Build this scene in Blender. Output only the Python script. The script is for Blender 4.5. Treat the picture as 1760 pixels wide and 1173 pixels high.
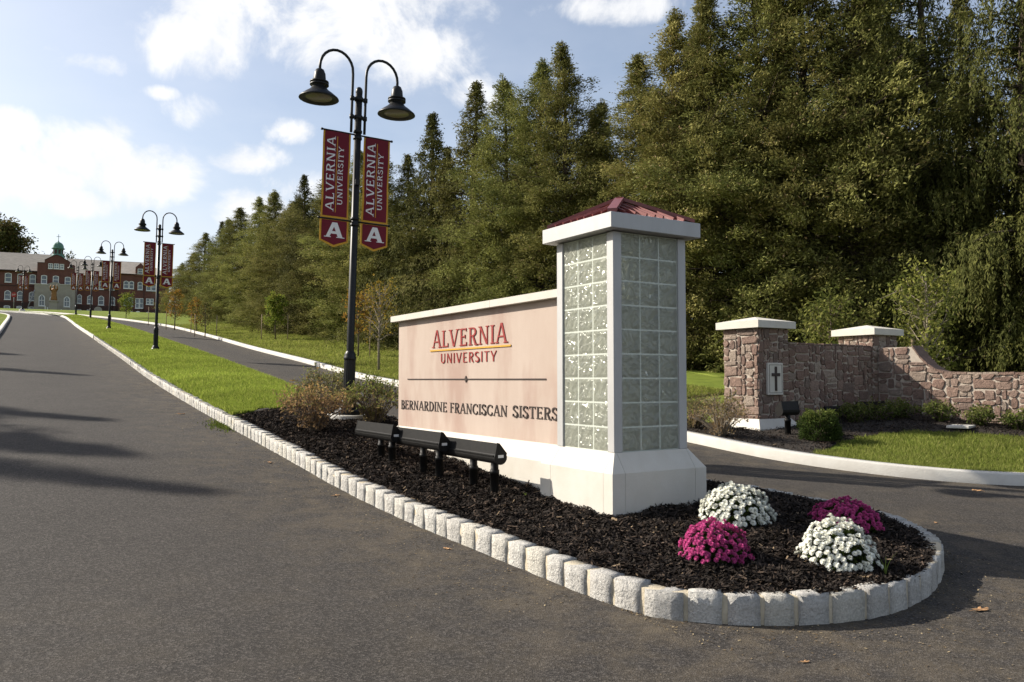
import bpy, math, random
import numpy as np
from mathutils import Vector, Matrix

S = bpy.context.scene
COL = S.collection
R = math.radians
for o in list(bpy.data.objects):
    bpy.data.objects.remove(o)

# ------------------------------------------------------------------ camera
cam_d = bpy.data.cameras.new('camera')
cam = bpy.data.objects.new('camera', cam_d)
COL.objects.link(cam)
cam.location = (0, 0, 1.45)
cam.rotation_euler = (R(90) + math.atan(66 / 1370), 0, 0)
cam_d.sensor_width = 36
cam_d.lens = 28.02
cam_d.clip_end = 5000
S.camera = cam

# ------------------------------------------------------------------ sun and sky
SUN_EL = R(33)
SH = Vector((-0.963, 0.27, 0)).normalized()
sun_dir = Vector((SH.x * math.cos(SUN_EL), SH.y * math.cos(SUN_EL), math.sin(SUN_EL)))
sun_d = bpy.data.lights.new('sun', 'SUN')
sun_d.energy = 5.0
sun_d.angle = R(0.53)
sun_d.color = (1.0, 0.93, 0.82)
sun = bpy.data.objects.new('sun', sun_d)
COL.objects.link(sun)
sun.rotation_euler = sun_dir.to_track_quat('Z', 'Y').to_euler()
sun.location = (-60, 20, 60)

W = bpy.data.worlds.new('World')
S.world = W
W.use_nodes = True
wt = W.node_tree
wt.nodes.clear()


def N(nt, typ, **kw):
    n = nt.nodes.new(typ)
    for k, v in kw.items():
        if k.startswith('i_'):
            n.inputs[k[2:].replace('_', ' ')].default_value = v
        else:
            setattr(n, k, v)
    return n


def mth(nt, op, a, b=None, c=None, clamp=False):
    n = nt.nodes.new('ShaderNodeMath')
    n.operation = op
    n.use_clamp = clamp
    for i, v in enumerate((a, b, c)):
        if v is None:
            continue
        if isinstance(v, (int, float)):
            n.inputs[i].default_value = v
        else:
            nt.links.new(v, n.inputs[i])
    return n.outputs[0]


def sky_world():
    L = wt.links.new
    out = N(wt, 'ShaderNodeOutputWorld')
    bg = N(wt, 'ShaderNodeBackground')
    bg.inputs['Strength'].default_value = 0.10
    L(bg.outputs[0], out.inputs[0])
    sky = N(wt, 'ShaderNodeTexSky', sky_type='NISHITA', sun_disc=False)
    sky.sun_elevation = SUN_EL
    sky.sun_rotation = math.atan2(sun_dir.x, sun_dir.y)
    sky.air_density = 1.0
    sky.dust_density = 2.2
    sky.ozone_density = 1.2
    tc = N(wt, 'ShaderNodeTexCoord')
    d = tc.outputs['Generated']
    sep = N(wt, 'ShaderNodeSeparateXYZ')
    L(d, sep.inputs[0])
    az = mth(wt, 'ARCTAN2', sep.outputs[0], sep.outputs[1])
    el = mth(wt, 'ARCSINE', sep.outputs[2])
    # cloud banks: azimuth, elevation, half width, half height (radians)
    banks = [(-0.206, 0.440, 0.155, 0.074), (-0.330, 0.424, 0.100, 0.052), (-0.265, 0.405, 0.080, 0.050), (-0.111, 0.390, 0.080, 0.051), (-0.395, 0.377, 0.073, 0.040),
             (-0.495, 0.252, 0.074, 0.036), (-0.565, 0.216, 0.072, 0.030), (-0.442, 0.232, 0.058, 0.038), (-0.290, 0.200, 0.060, 0.026),
             (-0.255, 0.228, 0.050, 0.028), (-0.308, 0.263, 0.051, 0.020), (-0.497, 0.343, 0.047, 0.016), (-0.387, 0.307, 0.036, 0.022),
             (-0.416, 0.321, 0.028, 0.009), (0.119, 0.441, 0.088, 0.018), (-0.045, 0.346, 0.055, 0.030), (-0.274, 0.293, 0.036, 0.018),
             (-0.500, 0.192, 0.030, 0.016), (-0.205, 0.178, 0.100, 0.020), (-0.554, 0.263, 0.030, 0.020)]
    cov = None
    for a, e, w, h in banks:
        x = mth(wt, 'MULTIPLY', mth(wt, 'SUBTRACT', az, a), 1 / w)
        y = mth(wt, 'MULTIPLY', mth(wt, 'SUBTRACT', el, e), 1 / h)
        r2 = mth(wt, 'ADD', mth(wt, 'MULTIPLY', x, x), mth(wt, 'MULTIPLY', y, y))
        g = mth(wt, 'SUBTRACT', 1.0, mth(wt, 'MULTIPLY', r2, 0.95))
        cov = g if cov is None else mth(wt, 'MAXIMUM', cov, g)
    cov = mth(wt, 'MAXIMUM', cov, -1.2)
    # layer coordinates for cloud noise
    den = mth(wt, 'ADD', sep.outputs[2], 0.16)
    cx = mth(wt, 'DIVIDE', sep.outputs[0], den)
    cy = mth(wt, 'DIVIDE', sep.outputs[1], den)
    comb = N(wt, 'ShaderNodeCombineXYZ')
    L(cx, comb.inputs[0]); L(cy, comb.inputs[1])
    n1 = N(wt, 'ShaderNodeTexNoise', i_Scale=5.5, i_Detail=9.0, i_Roughness=0.62, i_Distortion=0.35)
    L(d, n1.inputs['Vector'])
    n1.inputs['Scale'].default_value = 9.0
    n2 = N(wt, 'ShaderNodeTexNoise', i_Scale=1.3, i_Detail=8.0, i_Roughness=0.6)
    L(comb.outputs[0], n2.inputs['Vector'])
    # outside the named banks: broken cloud of the same kind, away from the view
    gen = mth(wt, 'MULTIPLY', mth(wt, 'SUBTRACT', n2.outputs[0], 0.56), 5.0)
    away = mth(wt, 'MULTIPLY', mth(wt, 'SUBTRACT', mth(wt, 'ABSOLUTE', mth(wt, 'ADD', az, 0.05)), 0.66), 6.0, clamp=True)
    gen = mth(wt, 'SUBTRACT', mth(wt, 'MULTIPLY', mth(wt, 'ADD', gen, 1.2), away), 1.2)
    cov = mth(wt, 'MAXIMUM', cov, gen)
    dens = mth(wt, 'ADD', mth(wt, 'MULTIPLY', cov, 0.60), mth(wt, 'MULTIPLY', mth(wt, 'SUBTRACT', n1.outputs[0], 0.5), 3.6))
    mr = N(wt, 'ShaderNodeMapRange', interpolation_type='SMOOTHSTEP')
    L(dens, mr.inputs[0])
    mr.inputs[1].default_value = -0.14
    mr.inputs[2].default_value = 0.66
    # thin high veil
    n3 = N(wt, 'ShaderNodeTexNoise', i_Scale=2.2, i_Detail=5.0, i_Roughness=0.55)
    L(comb.outputs[0], n3.inputs['Vector'])
    veil = mth(wt, 'MULTIPLY', mth(wt, 'MULTIPLY', n3.outputs[0], 0.68), mth(wt, 'SUBTRACT', 1.0, mth(wt, 'MULTIPLY', mth(wt, 'ABSOLUTE', el), 0.95), clamp=True))
    low = mth(wt, 'SUBTRACT', 1.0, mth(wt, 'MULTIPLY', mth(wt, 'ABSOLUTE', el), 3.4), clamp=True)
    veil = mth(wt, 'ADD', veil, mth(wt, 'MULTIPLY', low, 0.32))
    mx0 = N(wt, 'ShaderNodeMix', data_type='RGBA')
    L(veil, mx0.inputs[0]); L(sky.outputs[0], mx0.inputs[6])
    mx0.inputs[7].default_value = (6.2, 6.4, 6.9, 1)
    # cloud tone: bright with slightly grey thick cores
    n4 = N(wt, 'ShaderNodeTexNoise', i_Scale=14.0, i_Detail=5.0, i_Roughness=0.55)
    L(d, n4.inputs['Vector'])
    ct = N(wt, 'ShaderNodeMix', data_type='RGBA')
    L(n4.outputs[0], ct.inputs[0])
    ct.inputs[6].default_value = (5.6, 5.7, 5.95, 1)
    ct.inputs[7].default_value = (7.6, 7.55, 7.45, 1)
    mx = N(wt, 'ShaderNodeMix', data_type='RGBA')
    L(mth(wt, 'MULTIPLY', mr.outputs[0], 0.97), mx.inputs[0]); L(mx0.outputs[2], mx.inputs[6]); L(ct.outputs[2], mx.inputs[7])
    L(mx.outputs[2], bg.inputs['Color'])


sky_world()
S.view_settings.view_transform = 'Standard'
S.view_settings.look = 'None'
S.view_settings.exposure = 0.66
S.view_settings.gamma = 1.0
S.view_settings.use_curve_mapping = False
cy = S.cycles
cy.max_bounces = 9
cy.diffuse_bounces = 3
cy.glossy_bounces = 3
cy.transmission_bounces = 9
cy.transparent_max_bounces = 8
cy.caustics_reflective = False
cy.caustics_refractive = False
cy.sample_clamp_indirect = 4.0

# ------------------------------------------------------------------ materials
MATS = {}


def new_mat(name):
    m = bpy.data.materials.new(name)
    m.use_nodes = True
    m.node_tree.nodes.clear()
    return m, m.node_tree


def mat(name, c1, c2=None, scale=8.0, rough=0.8, bump=0.0, bscale=None, detail=6.0, metal=0.0, spec=0.3, c3=None, s3=1.0, a3=0.5, stretch=None, contrast=1.0, coat=0.0):
    """two-tone noise colour, optional third tone in larger patches, noise bump"""
    m, nt = new_mat(name)
    L = nt.links.new
    out = N(nt, 'ShaderNodeOutputMaterial')
    b = N(nt, 'ShaderNodeBsdfPrincipled')
    L(b.outputs[0], out.inputs[0])
    b.inputs['Roughness'].default_value = rough
    b.inputs['Metallic'].default_value = metal
    b.inputs['Specular IOR Level'].default_value = spec
    b.inputs['Coat Weight'].default_value = coat
    tc = N(nt, 'ShaderNodeTexCoord')
    vec = tc.outputs['Object']
    if stretch:
        mp = N(nt, 'ShaderNodeMapping')
        mp.inputs['Scale'].default_value = stretch
        L(vec, mp.inputs['Vector'])
        vec = mp.outputs[0]
    c2 = c2 or c1
    n1 = N(nt, 'ShaderNodeTexNoise', i_Scale=scale, i_Detail=detail, i_Roughness=0.6)
    L(vec, n1.inputs['Vector'])
    f = mth(nt, 'ADD', mth(nt, 'MULTIPLY', mth(nt, 'SUBTRACT', n1.outputs[0], 0.5), 3.0 * contrast), 0.5, clamp=True)
    mx = N(nt, 'ShaderNodeMix', data_type='RGBA')
    L(f, mx.inputs[0])
    mx.inputs[6].default_value = (*c1, 1)
    mx.inputs[7].default_value = (*c2, 1)
    col = mx.outputs[2]
    if c3:
        n3 = N(nt, 'ShaderNodeTexNoise', i_Scale=s3, i_Detail=5.0, i_Roughness=0.55)
        L(vec, n3.inputs['Vector'])
        f3 = mth(nt, 'MULTIPLY', mth(nt, 'MULTIPLY', mth(nt, 'SUBTRACT', n3.outputs[0], 0.5), 5.0, clamp=True), a3)
        m3 = N(nt, 'ShaderNodeMix', data_type='RGBA')
        L(f3, m3.inputs[0])
        L(col, m3.inputs[6])
        m3.inputs[7].default_value = (*c3, 1)
        col = m3.outputs[2]
    L(col, b.inputs['Base Color'])
    if bump:
        nb = N(nt, 'ShaderNodeTexNoise', i_Scale=bscale or scale * 3, i_Detail=6.0, i_Roughness=0.65)
        L(vec, nb.inputs['Vector'])
        bp = N(nt, 'ShaderNodeBump')
        bp.inputs['Strength'].default_value = bump
        bp.inputs['Distance'].default_value = 0.02
        L(nb.outputs[0], bp.inputs['Height'])
        L(bp.outputs[0], b.inputs['Normal'])
    MATS[name] = m
    return m


def leaf_mat(name, trans=0.25, rough=0.7, vary=0.0):
    """colour from the per-leaf attribute 'tone', some light through the leaf"""
    m, nt = new_mat(name)
    L = nt.links.new
    out = N(nt, 'ShaderNodeOutputMaterial')
    at = N(nt, 'ShaderNodeAttribute', attribute_name='tone')
    b = N(nt, 'ShaderNodeBsdfPrincipled')
    b.inputs['Roughness'].default_value = rough
    b.inputs['Specular IOR Level'].default_value = 0.04
    tr = N(nt, 'ShaderNodeBsdfTranslucent')
    mx = N(nt, 'ShaderNodeMixShader')
    mx.inputs[0].default_value = trans
    colr = at.outputs['Color']
    if vary:                      # each tree its own shade of green
        oi = N(nt, 'ShaderNodeObjectInfo')
        hs = N(nt, 'ShaderNodeHueSaturation')
        L(colr, hs.inputs['Color'])
        L(mth(nt, 'ADD', 1.0 - vary, mth(nt, 'MULTIPLY', oi.outputs['Random'], vary * 1.55)), hs.inputs['Value'])
        L(mth(nt, 'ADD', 0.481, mth(nt, 'MULTIPLY', mth(nt, 'FRACT', mth(nt, 'MULTIPLY', oi.outputs['Random'], 7.31)), 0.035)), hs.inputs['Hue'])
        colr = hs.outputs[0]
    L(colr, b.inputs['Base Color'])
    L(colr, tr.inputs['Color'])
    L(b.outputs[0], mx.inputs[1]); L(tr.outputs[0], mx.inputs[2]); L(mx.outputs[0], out.inputs[0])
    MATS[name] = m
    return m


def island_mat(name, cols, rough=0.85, bump=0.4, bscale=30, nscale=14, var=0.35):
    """stone colours picked per object, with grain"""
    m, nt = new_mat(name)
    L = nt.links.new
    out = N(nt, 'ShaderNodeOutputMaterial')
    b = N(nt, 'ShaderNodeBsdfPrincipled')
    b.inputs['Roughness'].default_value = rough
    b.inputs['Specular IOR Level'].default_value = 0.2
    L(b.outputs[0], out.inputs[0])
    oi = N(nt, 'ShaderNodeObjectInfo')
    cr = N(nt, 'ShaderNodeValToRGB')
    cr.color_ramp.interpolation = 'LINEAR'
    els = cr.color_ramp.elements
    while len(els) < len(cols):
        els.new(0.5)
    for i, c in enumerate(cols):
        els[i].position = i / (len(cols) - 1)
        els[i].color = (*c, 1)
    L(oi.outputs['Random'], cr.inputs[0])
    tc = N(nt, 'ShaderNodeTexCoord')
    off = N(nt, 'ShaderNodeVectorMath', operation='ADD')
    sc = N(nt, 'ShaderNodeVectorMath', operation='SCALE')
    L(oi.outputs['Location'], sc.inputs[0])
    sc.inputs['Scale'].default_value = 3.7
    L(tc.outputs['Object'], off.inputs[0]); L(sc.outputs[0], off.inputs[1])
    n1 = N(nt, 'ShaderNodeTexNoise', i_Scale=nscale, i_Detail=8.0, i_Roughness=0.7)
    L(off.outputs[0], n1.inputs['Vector'])
    f = mth(nt, 'ADD', mth(nt, 'MULTIPLY', mth(nt, 'SUBTRACT', n1.outputs[0], 0.5), 4 * var), 1.0)
    mu = N(nt, 'ShaderNodeVectorMath', operation='SCALE')
    L(cr.outputs[0], mu.inputs[0]); L(f, mu.inputs['Scale'])
    L(mu.outputs[0], b.inputs['Base Color'])
    nb = N(nt, 'ShaderNodeTexNoise', i_Scale=bscale, i_Detail=7.0, i_Roughness=0.7)
    L(off.outputs[0], nb.inputs['Vector'])
    bp = N(nt, 'ShaderNodeBump')
    bp.inputs['Strength'].default_value = bump
    bp.inputs['Distance'].default_value = 0.05
    L(nb.outputs[0], bp.inputs['Height']); L(bp.outputs[0], b.inputs['Normal'])
    MATS[name] = m
    return m


def asphalt_mat():
    m, nt = new_mat('asphalt')
    L = nt.links.new
    out = N(nt, 'ShaderNodeOutputMaterial')
    b = N(nt, 'ShaderNodeBsdfPrincipled')
    b.inputs['Roughness'].default_value = 0.9
    b.inputs['Specular IOR Level'].default_value = 0.18
    L(b.outputs[0], out.inputs[0])
    tc = N(nt, 'ShaderNodeTexCoord')
    v = tc.outputs['Object']
    vo = N(nt, 'ShaderNodeTexVoronoi', i_Scale=105.0)
    L(v, vo.inputs['Vector'])
    sepc = N(nt, 'ShaderNodeSeparateColor')
    L(vo.outputs['Color'], sepc.inputs[0])
    agg = mth(nt, 'POWER', sepc.outputs[0], 3.0)
    n1 = N(nt, 'ShaderNodeTexNoise', i_Scale=0.55, i_Detail=7.0, i_Roughness=0.62)
    L(v, n1.inputs['Vector'])
    n2 = N(nt, 'ShaderNodeTexNoise', i_Scale=38.0, i_Detail=4.0, i_Roughness=0.7)
    L(v, n2.inputs['Vector'])
    n5 = N(nt, 'ShaderNodeTexNoise', i_Scale=4.0, i_Detail=8.0, i_Roughness=0.7)
    L(v, n5.inputs['Vector'])
    val = mth(nt, 'ADD', 0.020, mth(nt, 'MULTIPLY', agg, 0.095))
    val = mth(nt, 'ADD', val, mth(nt, 'MULTIPLY', mth(nt, 'SUBTRACT', n1.outputs[0], 0.35), 0.035))
    val = mth(nt, 'ADD', val, mth(nt, 'MULTIPLY', n2.outputs[0], 0.038))
    val = mth(nt, 'ADD', val, mth(nt, 'MULTIPLY', mth(nt, 'SUBTRACT', n5.outputs[0], 0.5), 0.022))
    val = mth(nt, 'MAXIMUM', val, 0.018)
    cc = N(nt, 'ShaderNodeCombineColor')
    L(mth(nt, 'MULTIPLY', val, 0.74), cc.inputs[0]); L(mth(nt, 'MULTIPLY', val, 0.66), cc.inputs[1]); L(mth(nt, 'MULTIPLY', val, 0.585), cc.inputs[2])
    # tan silt: strong near the kerb (attribute silt), broken by noise
    at = N(nt, 'ShaderNodeAttribute', attribute_name='silt')
    n3 = N(nt, 'ShaderNodeTexNoise', i_Scale=3.2, i_Detail=9.0, i_Roughness=0.72)
    L(v, n3.inputs['Vector'])
    s = mth(nt, 'MULTIPLY', mth(nt, 'SUBTRACT', n3.outputs[0], 0.43), 4.0, clamp=True)
    s = mth(nt, 'MULTIPLY', mth(nt, 'MULTIPLY', s, at.outputs['Fac']), 0.62)
    mx = N(nt, 'ShaderNodeMix', data_type='RGBA')
    L(s, mx.inputs[0]); L(cc.outputs[0], mx.inputs[6])
    mx.inputs[7].default_value = (0.135, 0.108, 0.072, 1)
    # sparse pale specks
    v2 = N(nt, 'ShaderNodeTexVoronoi', i_Scale=9.0)
    L(v, v2.inputs['Vector'])
    sp = mth(nt, 'LESS_THAN', v2.outputs['Distance'], 0.045)
    sc2 = N(nt, 'ShaderNodeSeparateColor')
    L(v2.outputs['Color'], sc2.inputs[0])
    sp = mth(nt, 'MULTIPLY', sp, mth(nt, 'GREATER_THAN', sc2.outputs[1], 0.8))
    m2 = N(nt, 'ShaderNodeMix', data_type='RGBA')
    L(mth(nt, 'MULTIPLY', sp, 0.8), m2.inputs[0]); L(mx.outputs[2], m2.inputs[6])
    m2.inputs[7].default_value = (0.3, 0.24, 0.16, 1)
    L(m2.outputs[2], b.inputs['Base Color'])
    bp = N(nt, 'ShaderNodeBump')
    bp.inputs['Strength'].default_value = 0.55
    bp.inputs['Distance'].default_value = 0.006
    L(mth(nt, 'ADD', vo.outputs['Distance'], n2.outputs[0]), bp.inputs['Height'])
    L(bp.outputs[0], b.inputs['Normal'])
    MATS['asphalt'] = m


def glass_block_mat():
    m, nt = new_mat('glass_block')
    L = nt.links.new
    out = N(nt, 'ShaderNodeOutputMaterial')
    b = N(nt, 'ShaderNodeBsdfRefraction')
    b.inputs['IOR'].default_value = 1.22
    b.inputs['Roughness'].default_value = 0.02
    b.inputs['Color'].default_value = (0.97, 0.985, 0.93, 1)
    gl = N(nt, 'ShaderNodeBsdfGlossy')
    gl.inputs['Roughness'].default_value = 0.14
    gl.inputs['Color'].default_value = (0.95, 0.97, 0.92, 1)
    fr_ = N(nt, 'ShaderNodeFresnel')
    fr_.inputs['IOR'].default_value = 1.7
    mg = N(nt, 'ShaderNodeMixShader')
    L(fr_.outputs[0], mg.inputs[0]); L(b.outputs[0], mg.inputs[1]); L(gl.outputs[0], mg.inputs[2])
    d = N(nt, 'ShaderNodeBsdfTranslucent')
    d.inputs['Color'].default_value = (0.97, 0.97, 0.86, 1)
    d2 = N(nt, 'ShaderNodeBsdfDiffuse')
    d2.inputs['Color'].default_value = (0.80, 0.82, 0.69, 1)
    mxd = N(nt, 'ShaderNodeMixShader')
    mxd.inputs[0].default_value = 0.45
    L(d.outputs[0], mxd.inputs[1]); L(d2.outputs[0], mxd.inputs[2])
    mx = N(nt, 'ShaderNodeMixShader')
    mx.inputs[0].default_value = 0.54
    L(mg.outputs[0], mx.inputs[1]); L(mxd.outputs[0], mx.inputs[2]); L(mx.outputs[0], out.inputs[0])
    tc = N(nt, 'ShaderNodeTexCoord')
    oi = N(nt, 'ShaderNodeObjectInfo')
    sc = N(nt, 'ShaderNodeVectorMath', operation='SCALE')
    L(oi.outputs['Location'], sc.inputs[0]); sc.inputs['Scale'].default_value = 2.31
    ad = N(nt, 'ShaderNodeVectorMath', operation='ADD')
    L(tc.outputs['Object'], ad.inputs[0]); L(sc.outputs[0], ad.inputs[1])
    w = N(nt, 'ShaderNodeTexNoise', i_Scale=8.5, i_Detail=1.0, i_Roughness=0.5, i_Distortion=1.6)
    L(ad.outputs[0], w.inputs['Vector'])
    bp = N(nt, 'ShaderNodeBump')
    bp.inputs['Strength'].default_value = 0.9
    bp.inputs['Distance'].default_value = 0.07
    L(w.outputs[0], bp.inputs['Height'])
    L(bp.outputs[0], b.inputs['Normal']); L(bp.outputs[0], gl.inputs['Normal']); L(bp.outputs[0], fr_.inputs['Normal'])
    MATS['glass_block'] = m


asphalt_mat()
glass_block_mat()
mat('lawn', (0.165, 0.205, 0.034), (0.115, 0.148, 0.027), 2.2, 0.95, 0.8, 60, c3=(0.19, 0.19, 0.055), s3=0.7, a3=0.4, spec=0.05)
leaf_mat('grass_blade', 0.5)
mat('mulch_soil', (0.020, 0.017, 0.014), (0.055, 0.043, 0.034), 26, 0.95, 1.0, 45)
leaf_mat('mulch_chip', 0.0, 0.85)
leaf_mat('conifer_foliage', 0.20, vary=0.34)
leaf_mat('broad_leaf', 0.35)
leaf_mat('petal', 0.25)
mat('bark', (0.10, 0.075, 0.055), (0.045, 0.034, 0.026), 14, 0.95, 0.8, 30)
mat('twig', (0.17, 0.13, 0.095), (0.10, 0.075, 0.055), 20, 0.9)
mat('pale_twig', (0.30, 0.25, 0.19), (0.2, 0.165, 0.12), 20, 0.9)
mat('granite_mortar', (0.52, 0.455, 0.34), (0.45, 0.385, 0.275), 18, 0.95, 0.5, 60)
island_mat('granite', [(0.54, 0.52, 0.475), (0.59, 0.57, 0.525), (0.50, 0.48, 0.445), (0.57, 0.54, 0.47), (0.53, 0.51, 0.47)], 0.9, 0.8, 38, 80, 0.40)
island_mat('red_stone', [(0.185, 0.122, 0.095), (0.235, 0.160, 0.126), (0.15, 0.100, 0.081), (0.27, 0.195, 0.155), (0.20, 0.132, 0.105), (0.165, 0.122, 0.10), (0.31, 0.25, 0.20), (0.215, 0.140, 0.110)], 0.9, 0.7, 22, 16, 0.3)
mat('wall_mortar', (0.44, 0.38, 0.315), (0.37, 0.315, 0.26), 16, 0.95, 0.4, 50)
mat('limestone', (0.55, 0.515, 0.45), (0.59, 0.56, 0.50), 5, 0.85, 0.12, 90, c3=(0.47, 0.42, 0.34), s3=1.6, a3=0.35)
mat('kerb_concrete', (0.53, 0.505, 0.455), (0.58, 0.56, 0.51), 6, 0.88, 0.3, 60, c3=(0.42, 0.38, 0.32), s3=1.1, a3=0.4)
mat('sandstone', (0.42, 0.33, 0.272), (0.46, 0.372, 0.312), 2.2, 0.85, 0.12, 120, c3=(0.345, 0.235, 0.19), s3=1.7, a3=0.8, stretch=(1.5, 1.5, 0.5))
mat('brushed_metal', (0.40, 0.395, 0.385), (0.46, 0.455, 0.445), 5, 0.6, 0.06, 80, metal=0.25, spec=0.4, stretch=(1, 1, 0.25))
mat('block_mortar', (0.50, 0.53, 0.46), (0.56, 0.59, 0.52), 20, 0.8)
mat('red_metal', (0.195, 0.050, 0.043), (0.165, 0.042, 0.037), 8, 0.42, spec=0.5)
mat('red_paint', (0.24, 0.022, 0.020), (0.30, 0.035, 0.030), 30, 0.6)
mat('gold_paint', (0.62, 0.34, 0.05), (0.56, 0.30, 0.04), 20, 0.5)
mat('black_paint', (0.010, 0.010, 0.010), (0.016, 0.015, 0.014), 20, 0.5, spec=0.15)
mat('letter_black', (0.035, 0.024, 0.020), (0.055, 0.040, 0.034), 40, 0.7)
mat('lamp_black', (0.008, 0.008, 0.008), (0.013, 0.013, 0.013), 14, 0.42, spec=0.25)
mat('lamp_lens', (0.20, 0.18, 0.12), (0.30, 0.27, 0.19), 60, 0.25, spec=0.5)
mat('lamp_inner', (0.035, 0.034, 0.034), (0.05, 0.049, 0.048), 14, 0.5)
mat('banner_red', (0.155, 0.010, 0.022), (0.135, 0.008, 0.018), 3, 0.75, 0.15, 9)
mat('banner_gold', (0.58, 0.31, 0.03), (0.52, 0.27, 0.025), 8, 0.7)
mat('banner_white', (0.74, 0.72, 0.70), (0.70, 0.68, 0.66), 8, 0.7)
mat('white_plastic', (0.78, 0.77, 0.74), (0.72, 0.71, 0.68), 8, 0.5)
mat('far_brick', (0.150, 0.062, 0.047), (0.105, 0.045, 0.036), 3.0, 0.9, 0.2, 20, c3=(0.185, 0.085, 0.064), s3=0.4, a3=0.6)
mat('dark_brick', (0.075, 0.040, 0.034), (0.055, 0.032, 0.028), 3, 0.9)
mat('slate_roof', (0.30, 0.265, 0.225), (0.22, 0.195, 0.165), 1.6, 0.8, 0.3, 8, c3=(0.36, 0.32, 0.27), s3=0.5, a3=0.5, stretch=(1, 1, 3))
mat('grey_stone', (0.35, 0.315, 0.265), (0.29, 0.26, 0.22), 1.5, 0.9, 0.15, 10)
mat('window_white', (0.72, 0.72, 0.70), (0.66, 0.66, 0.64), 4, 0.6)
mat('pane_glass', (0.05, 0.065, 0.085), (0.16, 0.19, 0.22), 0.9, 0.08, spec=0.6)
mat('copper_green', (0.12, 0.24, 0.19), (0.085, 0.17, 0.135), 2.5, 0.7)
mat('bronze', (0.28, 0.14, 0.045), (0.20, 0.095, 0.032), 3, 0.55, metal=0.3)
mat('stop_red', (0.30, 0.02, 0.02), (0.28, 0.02, 0.02), 3, 0.6)
mat('galv', (0.4, 0.4, 0.4), (0.34, 0.34, 0.34), 6, 0.5, metal=0.4)
mat('stake_wood', (0.34, 0.26, 0.17), (0.26, 0.19, 0.12), 18, 0.9)
mat('rope', (0.6, 0.55, 0.47), (0.5, 0.46, 0.4), 30, 0.9)
mat('dry_leaf', (0.42, 0.25, 0.12), (0.30, 0.16, 0.075), 30, 0.8)

# ------------------------------------------------------------------ mesh helpers


def mesh_np(name, V, F, mats=(), mi=None, tone=None, smooth=False):
    """V (n,3); F (m,k) all faces with k corners"""
    V = np.asarray(V, np.float32)
    F = np.asarray(F, np.int32)
    me = bpy.data.meshes.new(name)
    m, k = F.shape
    me.vertices.add(len(V))
    me.vertices.foreach_set('co', V.ravel())
    me.loops.add(m * k)
    me.loops.foreach_set('vertex_index', F.ravel())
    me.polygons.add(m)
    me.polygons.foreach_set('loop_start', np.arange(0, m * k, k, dtype=np.int32))
    if mi is not None:
        me.polygons.foreach_set('material_index', np.asarray(mi, np.int32))
    if smooth:
        me.polygons.foreach_set('use_smooth', np.ones(m, bool))
    for x in mats:
        me.materials.append(MATS[x])
    me.update(calc_edges=True)
    if tone is not None:
        a = me.attributes.new('tone', 'FLOAT_COLOR', 'POINT')
        c = np.ones((len(V), 4), np.float32)
        c[:, :3] = tone
        a.data.foreach_set('color', c.ravel())
    return me


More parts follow.
